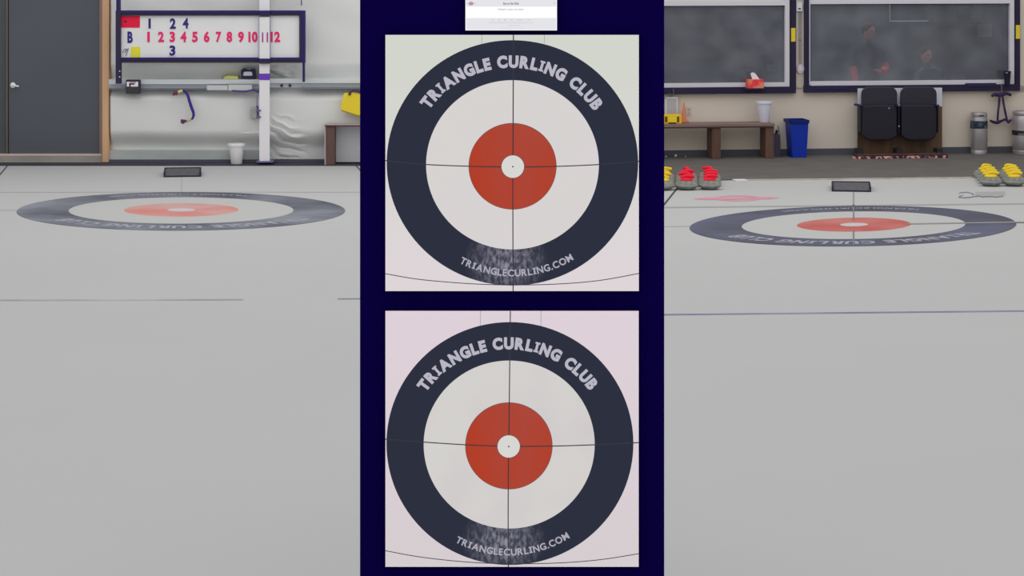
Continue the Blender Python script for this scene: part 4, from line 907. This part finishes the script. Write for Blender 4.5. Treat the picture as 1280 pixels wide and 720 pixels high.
s.line('back_line', ml, [(482.3, 340.5), (520, 347), (560, 351), (600, 353.6), (645, 354.6), (700, 353.2), (750, 348.8), (798, 340.2)], 1.0, 6)
s.line('tee_line', ml, [(482.3, 199.6), (530, 204.4), (588, 206.8), (628, 207.6)], 1.3, 6); s.line('tee_line', ml, [(655, 207.6), (692, 207), (745, 204.8), (798, 200.6)], 1.3, 6)
s.line('center_line', ml, [(641.8, 43.2), (641.6, 100), (641.2, 194)], 1.4, 6); s.line('center_line', ml, [(641, 221), (641.2, 310), (641.4, 362.3)], 1.3, 6)
for x in (602.5, 680.5): s.line('guide_line', mlt, [(x, 43.2), (x-.2, 54)], 1, 1.6)
s.ell('button_edge', me_, bt[0], bt[1], bt[2]+.7, bt[2]+.7, 7); s.ell('button', m_but, *bt[:2], bt[2], bt[2], 8); s.ell('center_dot', ml, bt[0], bt[1], 1, 1, 9)
s.atext('club_lettering', m_let, 'TRIANGLE CURLING CLUB', 638.8, 206.5, 125.3, 13.4, -55, 56, True, 7, .062, .985)
s.atext('web_address_lettering', m_let2, 'TRIANGLECURLING.COM', 642, 204.5, 141.3, 8.2, -28.6, 32, False, 7, .028, .985)
s, ml, mlt, me_, bt = house_screen('lower large square screen on the navy pillar showing a second curling house from above', 482.3, 387, 797.8, 705.8,
    ((637.4, 552.2, 153.8, 151.3), (636.5, 553.4, 106.5, 104.6), (636.1, 555, 53.8, 53.6), (635.9, 555.6, 13.9)), (214, 205, 209), (222, 208, 216), (207, 199, 203), (212, 211, 206))
s.line('back_line', ml, [(482.3, 685.4), (520, 692.4), (560, 697.4), (600, 700.6), (645, 701.8), (700, 700.6), (750, 696.6), (797.8, 689.2)], 1.0, 6)
s.line('tee_line', ml, [(482.3, 546.6), (530, 550.2), (582, 553.6), (623, 555.2)], 1.3, 6); s.line('tee_line', ml, [(650, 555.6), (690, 555.2), (742, 553.6), (797.8, 550.8)], 1.3, 6)
s.line('center_line', ml, [(638, 387), (637.2, 450), (636.2, 542)], 1.3, 6); s.line('center_line', ml, [(635.6, 569), (635.2, 640), (635.4, 705.8)], 1.3, 6)
for x in (600.8, 676.2): s.line('guide_line', mlt, [(x, 387), (x-.2, 406)], 1, 1.6)
s.ell('button_edge', me_, bt[0], bt[1], bt[2]+.7, bt[2]+.7, 7); s.ell('button', m_but, *bt[:2], bt[2], bt[2], 8); s.ell('center_dot', ml, bt[0], bt[1], 1, 1, 9)
s.atext('club_lettering', m_let, 'TRIANGLE CURLING CLUB', 635.2, 556, 124.2, 13, -56, 55, True, 7, .062, .985)
s.atext('web_address_lettering', m_let2, 'TRIANGLECURLING.COM', 636, 553.5, 139.7, 8, -28.6, 33, False, 7, .028, .985)
# small web page screen at the top
s = Scr('page_screen', 'small white screen showing a web page, at the top of the navy pillar', 582, -14, 696, 37.6)
s.rect('page', emi('page_white', (255, 255, 255)), 582, -14, 696, 37.6, 1)
s.rect('page_header', emi('page_header', (229, 229, 234)), 582.8, -14, 695.2, 8, 2); s.rect('page_footer', emi('page_footer', (229, 229, 233)), 582.8, 22.2, 695.2, 36.8, 2)
md_ = emi('page_text_dark', (84, 84, 90)); mg_ = emi('page_text_grey', (168, 166, 186))
s.text('heading', md_, 'Eye on the Click', 639, 2.6, 5.4, 19.6, 3, .02); s.text('message', emi('page_message', (116, 116, 118)), 'Waiting for a stone to be clicked', 638, 10.4, 12.2, 31.5, 3, .01)
s.text('menu_mark', mg_, '=', 693, 2.8, 5, 2, 3, .02)
for cx, wd in ((615.8, 2.6), (624.2, 2.6), (631.4, 2.8), (639.6, 3.8), (650.2, 8.6), (661, 4)):
    s.text('footer_link', mg_, {2.6: 'Help', 2.8: 'Blog', 3.8: 'About', 8.6: 'Contact us', 4: 'Terms'}[wd], cx, 23.8, 25.2, wd, 3)
s.text('footer_line', emi('page_text_pale', (190, 189, 206)), 'Follow the curling club on the web and read the latest news', 638.5, 27, 28.6, 55, 3); s.text('footer_line', MATS['page_text_pale'], 'All rights reserved', 642, 30.7, 32, 16, 3)
s.text('footer_line', emi('page_text_palest', (204, 204, 216)), 'Terms of use and privacy policy', 640, 34, 35.2, 29, 3)
mred = emi('page_logo_red', (190, 150, 168))
s.ell('page_logo', mred, 589, 4.2, 3, 2.4, 3); s.text('page_logo_lettering', emi('page_logo_grey', (160, 146, 160)), 'CURLING', 589, 3.6, 5, 11, 4)
bpy.context.view_layer.update()
